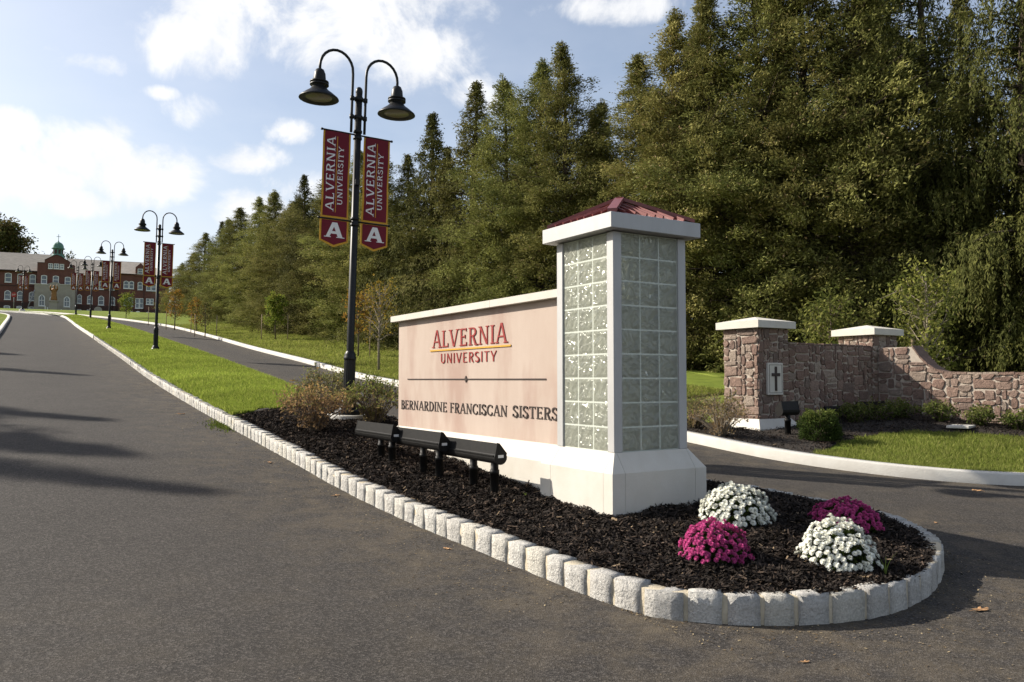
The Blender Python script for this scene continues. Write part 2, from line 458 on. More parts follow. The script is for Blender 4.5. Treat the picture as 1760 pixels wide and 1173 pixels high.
class MB:
    """collects boxes, tubes, lathes, polygons into one mesh"""

    def __init__(s):
        s.v = []; s.f = []; s.m = []; s.sm = []

    def add(s, V, F, mi=0, sm=False):
        o = len(s.v)
        s.v += [tuple(map(float, p)) for p in V]
        for f in F:
            s.f.append([i + o for i in f]); s.m.append(mi); s.sm.append(sm)
        return s

    def box(s, x0, x1, y0, y1, z0, z1, mi=0):
        V = [(x, y, z) for z in (z0, z1) for y in (y0, y1) for x in (x0, x1)]
        F = [(0, 2, 3, 1), (4, 5, 7, 6), (0, 1, 5, 4), (2, 6, 7, 3), (0, 4, 6, 2), (1, 3, 7, 5)]
        return s.add(V, F, mi)

    def bbox(s, x0, x1, y0, y1, z0, z1, b=0.01, mi=0):
        """box with chamfered edges"""
        V = []; idx = {}
        for ix, X in enumerate(((x0, 1), (x1, -1))):
            for iy, Y in enumerate(((y0, 1), (y1, -1))):
                for iz, Z in enumerate(((z0, 1), (z1, -1))):
                    for ax in range(3):
                        p = [X[0] + X[1] * b, Y[0] + Y[1] * b, Z[0] + Z[1] * b]
                        p[ax] = (X, Y, Z)[ax][0]
                        idx[(ix, iy, iz, ax)] = len(V); V.append(p)
        F = []
        I = idx
        F.append([I[0, 0, 0, 0], I[0, 0, 1, 0], I[0, 1, 1, 0], I[0, 1, 0, 0]]); F.append([I[1, 0, 0, 0], I[1, 1, 0, 0], I[1, 1, 1, 0], I[1, 0, 1, 0]])
        F.append([I[0, 0, 0, 1], I[1, 0, 0, 1], I[1, 0, 1, 1], I[0, 0, 1, 1]]); F.append([I[0, 1, 0, 1], I[0, 1, 1, 1], I[1, 1, 1, 1], I[1, 1, 0, 1]])
        F.append([I[0, 0, 0, 2], I[0, 1, 0, 2], I[1, 1, 0, 2], I[1, 0, 0, 2]]); F.append([I[0, 0, 1, 2], I[1, 0, 1, 2], I[1, 1, 1, 2], I[0, 1, 1, 2]])
        for i in (0, 1):
            for j in (0, 1):
                F.append([I[0, i, j, 1], I[1, i, j, 1], I[1, i, j, 2], I[0, i, j, 2]])
                F.append([I[i, 0, j, 0], I[i, 1, j, 0], I[i, 1, j, 2], I[i, 0, j, 2]])
                F.append([I[i, j, 0, 0], I[i, j, 1, 0], I[i, j, 1, 1], I[i, j, 0, 1]])
                for k in (0, 1):
                    F.append([I[i, j, k, 0], I[i, j, k, 1], I[i, j, k, 2]])
        return s.add(V, F, mi)

    def tube(s, pts, r, n=8, mi=0, caps=True, sm=True):
        pts = [Vector(p) for p in pts]
        rs = r if isinstance(r, (list, tuple)) else [r] * len(pts)
        V = []; F = []
        ref = None
        for i, p in enumerate(pts):
            t = (pts[min(i + 1, len(pts) - 1)] - pts[max(i - 1, 0)])
            if t.length < 1e-9:
                t = Vector((0, 0, 1))
            t.normalize()
            if ref is None:
                ref = Vector((0, 0, 1)) if abs(t.z) < 0.9 else Vector((1, 0, 0))
            a = (ref - t * ref.dot(t)).normalized()
            b = t.cross(a)
            ref = a
            for k in range(n):
                an = 2 * math.pi * k / n
                V.append(p + (a * math.cos(an) + b * math.sin(an)) * rs[i])
        for i in range(len(pts) - 1):
            for k in range(n):
                k2 = (k + 1) % n
                F.append((i * n + k, i * n + k2, (i + 1) * n + k2, (i + 1) * n + k))
        o = len(s.v)
        s.add(V, F, mi, sm)
        if caps:
            s.f.append([o + k for k in range(n)][::-1]); s.m.append(mi); s.sm.append(False)
            s.f.append([o + (len(pts) - 1) * n + k for k in range(n)]); s.m.append(mi); s.sm.append(False)
        return s

    def lathe(s, prof, n=20, c=(0, 0, 0), mi=0, sm=True):
        V = []; F = []
        for r, z in prof:
            for k in range(n):
                a = 2 * math.pi * k / n
                V.append((c[0] + r * math.cos(a), c[1] + r * math.sin(a), c[2] + z))
        for i in range(len(prof) - 1):
            for k in range(n):
                k2 = (k + 1) % n
                F.append((i * n + k, i * n + k2, (i + 1) * n + k2, (i + 1) * n + k))
        return s.add(V, F, mi, sm)

    def prism(s, poly, off, mi=0):
        """poly: 3-D outline, off: extrusion vector"""
        n = len(poly)
        off = Vector(off)
        V = [Vector(p) for p in poly] + [Vector(p) + off for p in poly]
        F = [list(range(n))[::-1], list(range(n, 2 * n))] + [(i, (i + 1) % n, n + (i + 1) % n, n + i) for i in range(n)]
        return s.add(V, F, mi)

    def me(s, name, mats):
        me = bpy.data.meshes.new(name)
        me.from_pydata(s.v, [], s.f)
        for x in ([mats] if isinstance(mats, str) else mats):
            me.materials.append(MATS[x])
        me.polygons.foreach_set('material_index', s.m)
        me.polygons.foreach_set('use_smooth', s.sm)
        me.update()
        return me

    def build(s, name, mats, parent=None):
        return ob(name, s.me(name, mats), parent)


def ob(name, data, parent=None, loc=None, rz=None):
    o = bpy.data.objects.new(name, data)
    COL.objects.link(o)
    if parent is not None:
        o.parent = parent
    if loc is not None:
        o.location = loc
    if rz is not None:
        o.rotation_euler = (0, 0, rz)
    return o


def tag(o, label, cat, group=None):
    o['label'] = label
    o['category'] = cat
    if group:
        o['group'] = group
    return o


def thing(name, label, cat, loc=(0, 0, 0), rz=0.0, group=None):
    return tag(ob(name, None, None, loc, rz), label, cat, group)


def struct(o):
    o['kind'] = 'structure'
    return o


def stuff(o):
    o['kind'] = 'stuff'
    return o


def copy_tree(o, parent=None):
    c = o.copy()
    COL.objects.link(c)
    if parent is not None:
        c.parent = parent
    for ch in [x for x in bpy.data.objects if x.parent == o]:
        copy_tree(ch, c)
    return c


# ------------------------------------------------------------------ terrain
U = np.array([-.517, .856])      # uphill, along the drive
Vv = np.array([.856, .517])      # across it, to the right
O0 = np.array([-2.45, 12.0])
TT = np.array([-400, -60, -11.5, -8.5, -6.3, 0, 11, 22, 43, 66, 80, 100, 130, 165, 190, 240, 400, 2000.])
ZZ = np.array([-.4, -.05, 0, .05, .13, .60, 1.42, 2.35, 4.3, 6.5, 7.8, 9.5, 11.4, 13.2, 14.3, 15.5, 16.0, 16.0])


def pchip(x):
    x = np.asarray(x, float)
    h = np.diff(TT); dl = np.diff(ZZ) / h
    m = np.zeros_like(TT)
    for i in range(1, len(TT) - 1):
        if dl[i - 1] * dl[i] > 0:
            w1 = 2 * h[i] + h[i - 1]; w2 = h[i] + 2 * h[i - 1]
            m[i] = (w1 + w2) / (w1 / dl[i - 1] + w2 / dl[i])
    i = np.clip(np.searchsorted(TT, x) - 1, 0, len(TT) - 2)
    s = (x - TT[i]) / h[i]
    h00 = 2 * s**3 - 3 * s**2 + 1; h10 = s**3 - 2 * s**2 + s; h01 = -2 * s**3 + 3 * s**2; h11 = s**3 - s**2
    return h00 * ZZ[i] + h10 * h[i] * m[i] + h01 * ZZ[i + 1] + h11 * h[i] * m[i + 1]


def tp(x, y):
    q0 = np.asarray(x) - O0[0]; q1 = np.asarray(y) - O0[1]
    return q0 * U[0] + q1 * U[1], q0 * Vv[0] + q1 * Vv[1]


def xy(t, p):
    t = np.asarray(t, float); p = np.asarray(p, float)
    return O0[0] + t * U[0] + p * Vv[0], O0[1] + t * U[1] + p * Vv[1]


def H(x, y):
    return pchip(tp(x, y)[0])


def smooth_line(pts, step):
    """resample a polyline (Catmull-Rom) at about equal steps"""
    P = [Vector((*p, 0)) for p in pts]
    P = [P[0] * 2 - P[1]] + P + [P[-1] * 2 - P[-2]]
    out = []
    for i in range(1, len(P) - 2):
        for k in range(24):
            s = k / 24
            a, b, c, d = P[i - 1:i + 3]
            out.append(0.5 * ((2 * b) + (c - a) * s + (2 * a - 5 * b + 4 * c - d) * s * s + (3 * b - a - 3 * c + d) * s**3))
    out.append(P[-2])
    A = np.array([(v.x, v.y) for v in out])
    d = np.r_[0, np.cumsum(np.hypot(*np.diff(A, axis=0).T))]
    n = max(2, int(d[-1] / step) + 1)
    q = np.linspace(0, d[-1], n)
    return np.c_[np.interp(q, d, A[:, 0]), np.interp(q, d, A[:, 1])]


# control lines in (t, p): t along the drive, p across
ML = [(102, -70), (101, -25), (98, -15), (92.5, -8), (85, -3.6), (76, -1.75), (62, -1.5), (51, -1.48), (35, -1.34), (21, -1.32), (12, -1.42), (7, -1.45), (2, -1.44), (-1.8, -1.37), (-3.7, -1.32), (-5.0, -1.24), (-5.9, -1.16), (-6.7, -1.10)]
NOSE = [(-6.7, -1.10), (-7.35, -1.06), (-7.87, -0.98), (-8.12, -0.80), (-8.30, -0.58), (-8.45, -0.30), (-8.55, 0.05), (-8.56, 0.44), (-8.44, 0.95), (-8.22, 1.46), (-8.03, 1.78), (-7.74, 2.08), (-7.36, 2.36), (-7.0, 2.50), (-6.4, 2.52)]
MR = [(-6.4, 2.52), (-5.6, 2.40), (-5.0, 2.2), (-3.5, 1.75), (-1, 1.25), (2, 1.05), (5.1, 1.08), (9.2, 1.42), (14.2, 1.68), (22.8, 1.95), (30, 1.95), (39, 1.92), (51, 1.75), (61.4, 1.25), (70, .6), (78, -.2), (90, -3.2), (100, -7), (110, -14), (118, -30), (120, -70)]
FAR = [(-9.0, 60), (-8.8, 22), (-8.2, 13), (-7.2, 8.4), (-6.35, 6.55), (-5.56, 5.74), (-4.63, 5.28), (-3.75, 5.03), (-2.78, 4.97), (-1.9, 4.98), (3, 4.75), (8.75, 4.55), (12.3, 4.5), (19.2, 4.95), (28.3, 5.1), (40.5, 5.38), (55, 5.3), (65.4, 4.2), (74, 2.7), (85, .2), (98, -3.2), (112, -9), (124, -30), (126, -70)]
LL = [(-12, -26), (0, -9.5), (10, -6.2), (20, -5.6), (37, -5.5), (50, -5.54), (64.7, -5.62), (73, -5.9), (78.5, -6.9), (82.0, -9.0), (84, -13), (85.5, -22), (86, -70)]


def line_xyz(ctrl, step, zoff=0.0):
    L = smooth_line(ctrl, step)
    x, y = xy(L[:, 0], L[:, 1])
    return np.c_[x, y, pchip(L[:, 0]) + zoff], L


def grid_sheet(name, T, Pm, Z, mats, tone=None):
    """T,Pm,Z 2-D arrays"""
    x, y = xy(T, Pm)
    V = np.c_[x.ravel(), y.ravel(), Z.ravel()]
    a, b = T.shape
    i = np.arange(a * b).reshape(a, b)
    F = np.stack([i[:-1, :-1], i[1:, :-1], i[1:, 1:], i[:-1, 1:]], -1).reshape(-1, 4)
    me = mesh_np(name, V, F, mats, smooth=True)
    # make normals point up
    if me.polygons[0].normal.z < 0:
        me.flip_normals()
    return me, V


def nz(x, y, s, seed=0.0):
    """cheap smooth noise for terrain relief"""
    return (np.sin(x * s + seed) * np.cos(y * s * 1.13 + 1.7 * seed) + 0.5 * np.sin(x * s * 2.3 - y * s * 1.9 + seed * 3) + 0.25 * np.cos(x * s * 5.1 + y * s * 4.3))


# base ground to the horizon
tt = np.r_[-1800, -900, -400, -200, -100, np.arange(-60, 131, 2.), np.arange(140, 261, 10), 320, 420, 700, 1200, 2000]
pp = np.r_[-2500, -1200, -600, -300, np.arange(-200, 201, 20), 300, 600, 1200, 2500]
T_, P_ = np.meshgrid(tt, pp, indexing='ij')
me, _ = grid_sheet('ground', T_, P_, pchip(T_) - 0.10 + np.where(T_ > 104, 0.10, 0) + np.where(P_ > 8, .05, 0), ['lawn'])
struct(ob('ground', me))

# road: both lanes and the junction, one sheet
tt = np.r_[-60, -40, -25, np.arange(-18, 12, .25), np.arange(12, 60, 1.0), np.arange(60, 128, 2.0)]
pp = np.r_[-60, -40, -28, -20, -14, np.arange(-10, 10, .25), 10, 14, 20, 30, 60]
T_, P_ = np.meshgrid(tt, pp, indexing='ij')
me, V = grid_sheet('road', T_, P_, pchip(T_), ['asphalt'])
kl = np.r_[smooth_line(ML, .5), smooth_line(NOSE, .3), smooth_line(MR, .5), smooth_line(FAR, .5)]
kl = kl[kl[:, 0] < 60]
tv = T_.ravel(); pv = P_.ravel()
dmin = np.full(len(tv), 99.)
for a, b in kl:
    dmin = np.minimum(dmin, (tv - a)**2 + (pv - b)**2)
silt = np.clip(1.15 - np.sqrt(dmin) / 1.5, 0.0, 1.0)
silt = np.maximum(silt, np.clip((-tv - 5.0) / 6, 0, .2) * (np.abs(pv) < 9))
at = me.attributes.new('silt', 'FLOAT', 'POINT')
at.data.foreach_set('value', silt.astype(np.float32))
struct(ob('road', me))


# ---- median: mulch bed at the nose, turf beyond
def width_at(t):
    return None


mlr = smooth_line(ML, .15)
mll = np.r_[mlr, smooth_line(NOSE[:7], .05)]
mrr = np.r_[smooth_line(NOSE[6:], .05), smooth_line(MR, .15)]
INS = 0.10


def p_left(t):
    o = np.argsort(mll[:, 0])
    return np.interp(t, mll[o, 0], mll[o, 1])


def p_right(t):
    o = np.argsort(mrr[:, 0])
    return np.interp(t, mrr[o, 0], mrr[o, 1])


def bed_z(t, p):
    pl, pr = p_left(t), p_right(t)
    c = (pl + pr) / 2; w = np.maximum((pr - pl) / 2, .05)
    s = np.clip(1 - ((p - c) / w)**2, 0, 1)
    end = np.clip((t + 8.56) / 1.3, 0, 1)
    return pchip(t) + 0.125 + 0.15 * s * end


MULCH_END = 1.5
tt = np.r_[np.linspace(-8.54, -8.2, 12), np.linspace(-8.15, MULCH_END + .6, 150)]
s_ = np.linspace(0, 1, 64)
pl = p_left(tt) + INS * .6; pr = p_right(tt) - INS * .6
pr = np.maximum(pr, pl + .01)
T_ = np.repeat(tt[:, None], 64, 1); P_ = pl[:, None] + (pr - pl)[:, None] * s_[None]
x, y = xy(T_, P_)
me, _ = grid_sheet('mulch_bed', T_, P_, bed_z(T_, P_) + 0.012 * nz(x, y, 9.) + .008 * nz(x, y, 23., 2), ['mulch_soil'])
struct(ob('mulch_bed', me))


def chips(name, px, py, pz, n, seed, mat_name, dark):
    g = np.random.default_rng(seed)
    a = g.uniform(0, 2 * np.pi, n)
    l = g.uniform(.008, .030, n) * g.choice([1, 1, 1.6], n); w = g.uniform(.0022, .006, n)
    tilt = g.normal(0, .38, n)
    d = np.c_[np.cos(a) * np.cos(tilt), np.sin(a) * np.cos(tilt), np.sin(tilt)]
    sd = np.c_[-np.sin(a), np.cos(a), g.normal(0, .5, n)]
    c = np.c_[px, py, pz + g.uniform(0, .03, n)]
    V = np.stack([c - d * l[:, None] - sd * w[:, None], c + d * l[:, None] - sd * w[:, None], c + d * l[:, None] + sd * w[:, None], c - d * l[:, None] + sd * w[:, None]], 1).reshape(-1, 3)
    F = np.arange(4 * n).reshape(-1, 4)
    k = g.random(n)
    base = np.array([0.022, .018, .0155])[None] * g.uniform(.5, 1.9, n)[:, None]
    base = np.where((k > .82)[:, None], np.array([0.075, .055, .042])[None] * g.uniform(.6, 1.4, n)[:, None], base)
    base = np.where((k > .988)[:, None], np.array([0.26, .19, .12])[None] * g.uniform(.7, 1.2, n)[:, None], base)
    me = mesh_np(name, V, F, [mat_name], tone=np.repeat(base, 4, 0))
    return stuff(ob(name, me))


g = np.random.default_rng(3)
n = 200000
t_ = -8.5 + (MULCH_END + 8.5) * g.random(n)**1.25
pl = p_left(t_) + .118; pr = p_right(t_) - .118
ok = pr > pl + .05
t_, pl, pr = t_[ok], pl[ok], pr[ok]
p_ = pl + (pr - pl) * g.random(len(t_))
x, y = xy(t_, p_)
chips('bark_mulch', x, y, bed_z(t_, p_) + 0.012 * nz(x, y, 9.), len(x), 4, 'mulch_chip', 0)

# turf of the median
lt = [q for q in ML if q[0] >= MULCH_END]
tt = np.arange(MULCH_END - .3, 76, .5)
s_ = np.linspace(0, 1, 16)
pl = p_left(tt) + .06; pr = p_right(tt) - .06


def turf_z(t, p):
    return pchip(t) + 0.15 + np.clip((t - 60) / 100, 0, 1) * 0


T_ = np.repeat(tt[:, None], 16, 1); P_ = pl[:, None] + (pr - pl)[:, None] * s_[None]
tz = lambda t, p: pchip(t) + 0.145 + 0.10 * np.clip(1 - ((p - (p_left(t) + p_right(t)) / 2) / np.maximum((p_right(t) - p_left(t)) / 2, .1))**2, 0, 1)
me, _ = grid_sheet('median_lawn', T_, P_, tz(T_, P_), ['lawn'])
struct(ob('median_lawn', me))
# beyond the crest: lawn between the two curving lanes, up to the building
a = smooth_line([(75.5, -1.75), (85, -3.5), (92.5, -7.9), (98, -15), (101, -25), (102, -70)], 1.0)
b = smooth_line([(75.5, .1), (78, -.3), (90, -3.3), (100, -7.1), (110, -14.2), (118, -30), (120, -70)], 1.0)
k = 60
ia = np.linspace(0, len(a) - 1, k); ib = np.linspace(0, len(b) - 1, k)
A = np.c_[np.interp(ia, range(len(a)), a[:, 0]), np.interp(ia, range(len(a)), a[:, 1])]
B = np.c_[np.interp(ib, range(len(b)), b[:, 0]), np.interp(ib, range(len(b)), b[:, 1])]
s_ = np.linspace(0, 1, 8)[None]
T_ = A[:, :1] * (1 - s_) + B[:, :1] * s_; P_ = A[:, 1:] * (1 - s_) + B[:, 1:] * s_
me, _ = grid_sheet('crest_lawn', T_, P_, pchip(T_) + .14, ['lawn'])
struct(ob('crest_lawn', me))

# right lawn, rising gently from its kerb
fr = smooth_line(FAR, .5)


def p_far(t):
    o = np.argsort(fr[:, 0])
    return np.interp(t, fr[o, 0], fr[o, 1])


def lawn_z(t, p):
    return pchip(t) + 0.10 + np.clip(.07 * (p - p_far(np.maximum(t, -6.3)) - 1.5), 0, .42)


k = len(fr)
s_ = np.r_[0, np.linspace(0.03, 3, 12), 4, 5, 6.5, 8, 10, 13, 17, 22, 30, 50, 90, 160]
nx = np.gradient(fr[:, 0]); ny = np.gradient(fr[:, 1]); ln = np.hypot(nx, ny)
nt_, np_ = -ny / ln, nx / ln
# outward offset: along +p on the drive, blending to +t at the flare
flare = np.clip((-fr[:, 0] - 5.2) / 1.5, 0, 1) * (fr[:, 1] > 4)
dt = flare * .95; dp = 1 - flare * .55
T_ = fr[:, :1] + .08 * 0 + dt[:, None] * s_[None] + .0
P_ = fr[:, 1:] + dp[:, None] * (s_[None] + .16)
me, _ = grid_sheet('lawn', T_, P_, lawn_z(T_, P_), ['lawn'])
struct(ob('lawn', me))
# left lawn
ll = smooth_line(LL, .7)
s_ = np.r_[0, .2, .6, 1.5, 3, 6, 10, 20, 40, 80, 160]
left_dir_t = np.clip((ll[:, 0] - 74) / 8, 0, 1) * -.9
T_ = ll[:, :1] + left_dir_t[:, None] * s_[None]
P_ = ll[:, 1:] - (1 - .6 * np.clip((ll[:, 0] - 74) / 8, 0, 1))[:, None] * (s_[None] + .14)
me, _ = grid_sheet('left_lawn', T_, P_, pchip(T_) + .12 + .02 * np.clip(s_[None] - 1, 0, 30), ['lawn'])
struct(ob('left_lawn', me))

# mulch strip round the gate wall
GA = math.atan2(.527, .85)


def gate_w(x, y):
    c, s = math.cos(GA), math.sin(GA)
    return 4.261 + c * x - s * y, 13.8 + s * x + c * y


GFRONT = [(-1.42, 2.6), (-1.44, 1.2), (-1.46, 0), (-1.44, -1.1), (-1.30, -2.05), (-.7, -1.85), (0, -1.52), (.9, -1.40), (2.0, -1.62), (2.8, -2.6), (3.2, -4.0), (3.8, -7.2)]
poly = smooth_line(GFRONT, .12)
bk = smooth_line([(-.1, 2.6), (-.1, 1.2), (.0, .4), (.1, .3), (.2, .3), (.4, .35), (.7, .4), (1.3, .4), (2.4, .4), (3.5, .1), (3.8, -2.0), (4.3, -7.0)], .12)
k = min(len(poly), len(bk))
ia = np.linspace(0, len(poly) - 1, 80); ib = np.linspace(0, len(bk) - 1, 80)
A = np.c_[np.interp(ia, range(len(poly)), poly[:, 0]), np.interp(ia, range(len(poly)), poly[:, 1])]
B = np.c_[np.interp(ib, range(len(bk)), bk[:, 0]), np.interp(ib, range(len(bk)), bk[:, 1])]
s_ = np.linspace(0, 1, 24)[None]
gx = A[:, :1] * (1 - s_) + B[:, :1] * s_; gy = A[:, 1:] * (1 - s_) + B[:, 1:] * s_
wx, wy = gate_w(gx, gy)
T_, P_ = tp(wx, wy)
edge = np.sqrt(np.minimum(s_, 1 - s_) * 2)
me, gV = grid_sheet('gate_mulch', T_, P_, lawn_z(T_, P_) + .012 + .03 * edge, ['mulch_soil'])
struct(ob('gate_mulch', me))
g = np.random.default_rng(8)
n = 16000
ii = g.integers(0, 79, n); jj = g.random(n) * 23
j0 = jj.astype(int)
G3 = gV.reshape(80, 24, 3)
fi = g.random(n)[:, None]; fj = (jj - j0)[:, None]
pos = G3[ii, j0] * (1 - fi) * (1 - fj) + G3[ii + 1, j0] * fi * (1 - fj) + G3[ii, j0 + 1] * (1 - fi) * fj + G3[ii + 1, j0 + 1] * fi * fj
chips('gate_bark_mulch', pos[:, 0], pos[:, 1], pos[:, 2], n, 9, 'mulch_chip', 0)


# ---- grass blades
def blades(name, t, p, z, seed, hgt=(.04, .09), wid=.006, tones=((.225, .285, .042), (.31, .34, .075), (.15, .20, .034))):
    g = np.random.default_rng(seed)
    n = len(t)
    x, y = xy(t, p)
    a = g.uniform(0, 2 * np.pi, n)
    h = g.uniform(*hgt, n); w = wid * g.uniform(.7, 1.6, n)
    lean = g.normal(0, .45, (n, 2)) * h[:, None]
    c = np.c_[x, y, z]
    sd = np.c_[np.cos(a) * w, np.sin(a) * w, np.zeros(n)]
    V = np.stack([c - sd, c + sd, c + np.c_[lean, h]], 1).reshape(-1, 3)
    k = g.random(n)
    tn = np.array(tones)
    patch = nz(x, y, 1.1, 4.) * .5 + nz(x, y, .35, 1.) * .4
    tone = np.where((k < .5)[:, None], tn[0], np.where((k < .78)[:, None], tn[1], tn[2])) * (1 + .22 * patch)[:, None] * g.uniform(.8, 1.2, n)[:, None]
    me = mesh_np(name, V, np.arange(3 * n).reshape(-1, 3), ['grass_blade'], tone=np.repeat(tone, 3, 0))
    return stuff(ob(name, me))


g = np.random.default_rng(11)
n = 230000
t_ = MULCH_END + .05 + 74 * g.random(n)**2.2
edge = .12 * nz(t_ * 0, g.random(n) * 0, 1)
pl = p_left(t_) + .09; pr = p_right(t_) - .07
p_ = pl + (pr - pl) * g.random(n)
jag = MULCH_END + .25 * np.sin(p_ * 5) + .12 * np.sin(p_ * 13)
ok = t_ > jag
t_, p_ = t_[ok], p_[ok]
big = np.clip(t_ / 14, 1, 3)
blades('median_grass', t_, p_, tz(t_, p_) - .01, 12, (.045, .10), .008 * np.clip(t_ / 14, 1, 3))
n = 200000
t_ = g.uniform(-9.5, 0.5, n)
p_ = p_far(np.maximum(t_, -8)) + .22 + 9 * g.random(n)**1.3
x, y = xy(t_, p_)
# keep off the mulch round the gate
c, s = math.cos(-GA), math.sin(-GA)
lx = c * (x - 4.261) - s * (y - 13.8); ly = s * (x - 4.261) + c * (y - 13.8)
fq = [q for q in GFRONT if q[1] <= -1.3 or q[0] > 0][0:]
front = np.interp(lx, [-1.30, -.7, 0, .9, 2.0, 2.8, 3.2, 3.8], [-2.05, -1.85, -1.52, -1.40, -1.62, -2.6, -4.0, -7.2]) + .07 * np.sin(lx * 11) + .04 * np.sin(lx * 29)
ok = (ly < front) | (lx > 5.0) | (ly > 2.6)
ok &= ~((lx < -.1) & (ly > -1.9) & (ly < 2.6))
t_, p_ = t_[ok], p_[ok]
blades('right_grass', t_, p_, lawn_z(t_, p_) - .01, 13, (.04, .085), .007, ((.19, .225, .046), (.28, .285, .085), (.13, .16, .033)))
n = 130000
t_ = 2 + 58 * g.random(n)**1.5
p_ = p_far(t_) + .25 + (5 + .12 * t_) * g.random(n)
blades('far_grass', t_, p_, lawn_z(t_, p_) - .01, 14, (.06, .12), .016, ((.21, .235, .046), (.27, .265, .08), (.14, .165, .034)))
# weeds sprouting at the kerb foot
for (wx_, wy_, nn, sd) in [(-4.58, 12.55, 420, 5)]:
    t0, p0 = tp(wx_, wy_)
    t_ = t0 + g.normal(0, .33, nn); p_ = p0 - np.abs(g.normal(0, .12, nn)) + .08
    p_ = np.minimum(p_, p_left(t_) - .01)
    blades('kerb_weeds', t_, p_, pchip(t_), sd, (.015, .05), .008, ((.08, .11, .02), (.12, .14, .03), (.05, .07, .015)))

# ------------------------------------------------------------------ kerbs
KH = 0.165


def loft_kerb(name, ctrl, h, w, side, step, matn, drop=0.06, top_bevel=.02, jitter=0.0):
    """continuous kerb along a line; side=+1 body lies to larger p"""
    L = smooth_line(ctrl, step)
    x, y = xy(L[:, 0], L[:, 1])
    C = np.c_[x, y]
    d = np.gradient(C, axis=0); d /= np.hypot(*d.T)[:, None]
    nrm = np.c_[d[:, 1], -d[:, 0]] * side
    z = pchip(L[:, 0])
    prof = [(0, -drop), (0, h - top_bevel), (top_bevel, h), (w, h), (w, -drop)]
    V = []
    g = np.random.default_rng(5)
    for o, zz in prof:
        jj = g.normal(0, jitter, len(L)) if jitter else 0
        V.append(np.c_[C + nrm * o, z + zz + jj])
    V = np.stack(V, 1)
    n, k = V.shape[:2]
    i = np.arange(n * k).reshape(n, k)
    F = np.stack([i[:-1, :-1], i[1:, :-1], i[1:, 1:], i[:-1, 1:]], -1).reshape(-1, 4)
    me = mesh_np(name, V.reshape(-1, 3), F, [matn])
    return struct(ob(name, me))


# outward side differs with direction of travel of the control line
loft_kerb('concrete_kerb', FAR, .15, .2, 1, .4, 'kerb_concrete')
loft_kerb('left_kerb', LL, .15, .2, -1, .5, 'kerb_concrete')

# granite block kerb round the median
path = np.r_[smooth_line([q for q in ML if q[0] <= 35.5], .02), smooth_line(NOSE, .02)[1:], smooth_line([q for q in MR if q[0] < 3], .02)[1:]]
x, y = xy(path[:, 0], path[:, 1])
d = np.r_[0, np.cumsum(np.hypot(np.diff(x), np.diff(y)))]
g = np.random.default_rng(21)
rnd = random.Random(4)


def stone_mesh(name, w, dpt, h, seed, jit=.006, cuts=3):
    g = np.random.default_rng(seed)
    n = cuts + 1
    V = []; idx = {}
    F = []

    def vid(i, j, k):
        key = (i, j, k)
        if key not in idx:
            p = np.array([i / cuts - .5, j / 2, k / cuts])
            q = p * np.array([w, dpt, h])
            # round off the arrises
            ex = abs(p[0]) > .49; ey = p[1] < .01 or p[1] > .99; ez = p[2] > .99
            if (ex + ey + ez) >= 2:
                q[0] *= .99; q[1] += (.5 - p[1]) * dpt * .03; q[2] -= .004 * ez
            q += g.normal(0, jit, 3) * (.35, .7, .6)
            idx[key] = len(V); V.append(q)
        return idx[key]
    rng = range(cuts)
    for i in rng:
        for k in rng:
            F.append((vid(i, 0, k), vid(i + 1, 0, k), vid(i + 1, 0, k + 1), vid(i, 0, k + 1)))
            F.append((vid(i, 2, k), vid(i, 2, k + 1), vid(i + 1, 2, k + 1), vid(i + 1, 2, k)))
        for j in (0, 1):
            F.append((vid(i, j, cuts), vid(i + 1, j, cuts), vid(i + 1, j + 1, cuts), vid(i, j + 1, cuts)))
    for k in rng:
        for j in (0, 1):
            F.append((vid(0, j, k), vid(0, j, k + 1), vid(0, j + 1, k + 1), vid(0, j + 1, k)))
            F.append((vid(cuts, j, k), vid(cuts, j + 1, k), vid(cuts, j + 1, k + 1), vid(cuts, j, k + 1)))
    return mesh_np(name, np.array(V), np.array(F), ['granite'])


widths = [.165, .18, .195, .21, .225, .19]
kmesh = [stone_mesh('kerb_stone', w, .115, KH + .03, 40 + i) for i, w in enumerate(widths)]
kroot = struct(ob('granite_kerb', None))
# mortar core
L = path[::4]
mx_, my_ = xy(L[:, 0], L[:, 1])
Cc = np.c_[mx_, my_]
dd = np.gradient(Cc, axis=0); dd /= np.hypot(*dd.T)[:, None]
nrm = np.c_[-dd[:, 1], dd[:, 0]]
zc = pchip(L[:, 0])
prof = [(.007, -.05), (.006, KH - .012), (.016, KH - .007), (.115, KH - .008), (.12, -.05)]
Vm = np.stack([np.c_[Cc + nrm * o, zc + zz] for o, zz in prof], 1)
n_, k_ = Vm.shape[:2]
i_ = np.arange(n_ * k_).reshape(n_, k_)
Fm = np.stack([i_[:-1, :-1], i_[:-1, 1:], i_[1:, 1:], i_[1:, :-1]], -1).reshape(-1, 4)
ob('mortar', mesh_np('mortar', Vm.reshape(-1, 3), Fm, ['granite_mortar']), kroot)
s = 0.05
cnt = 0
total = d[-1]
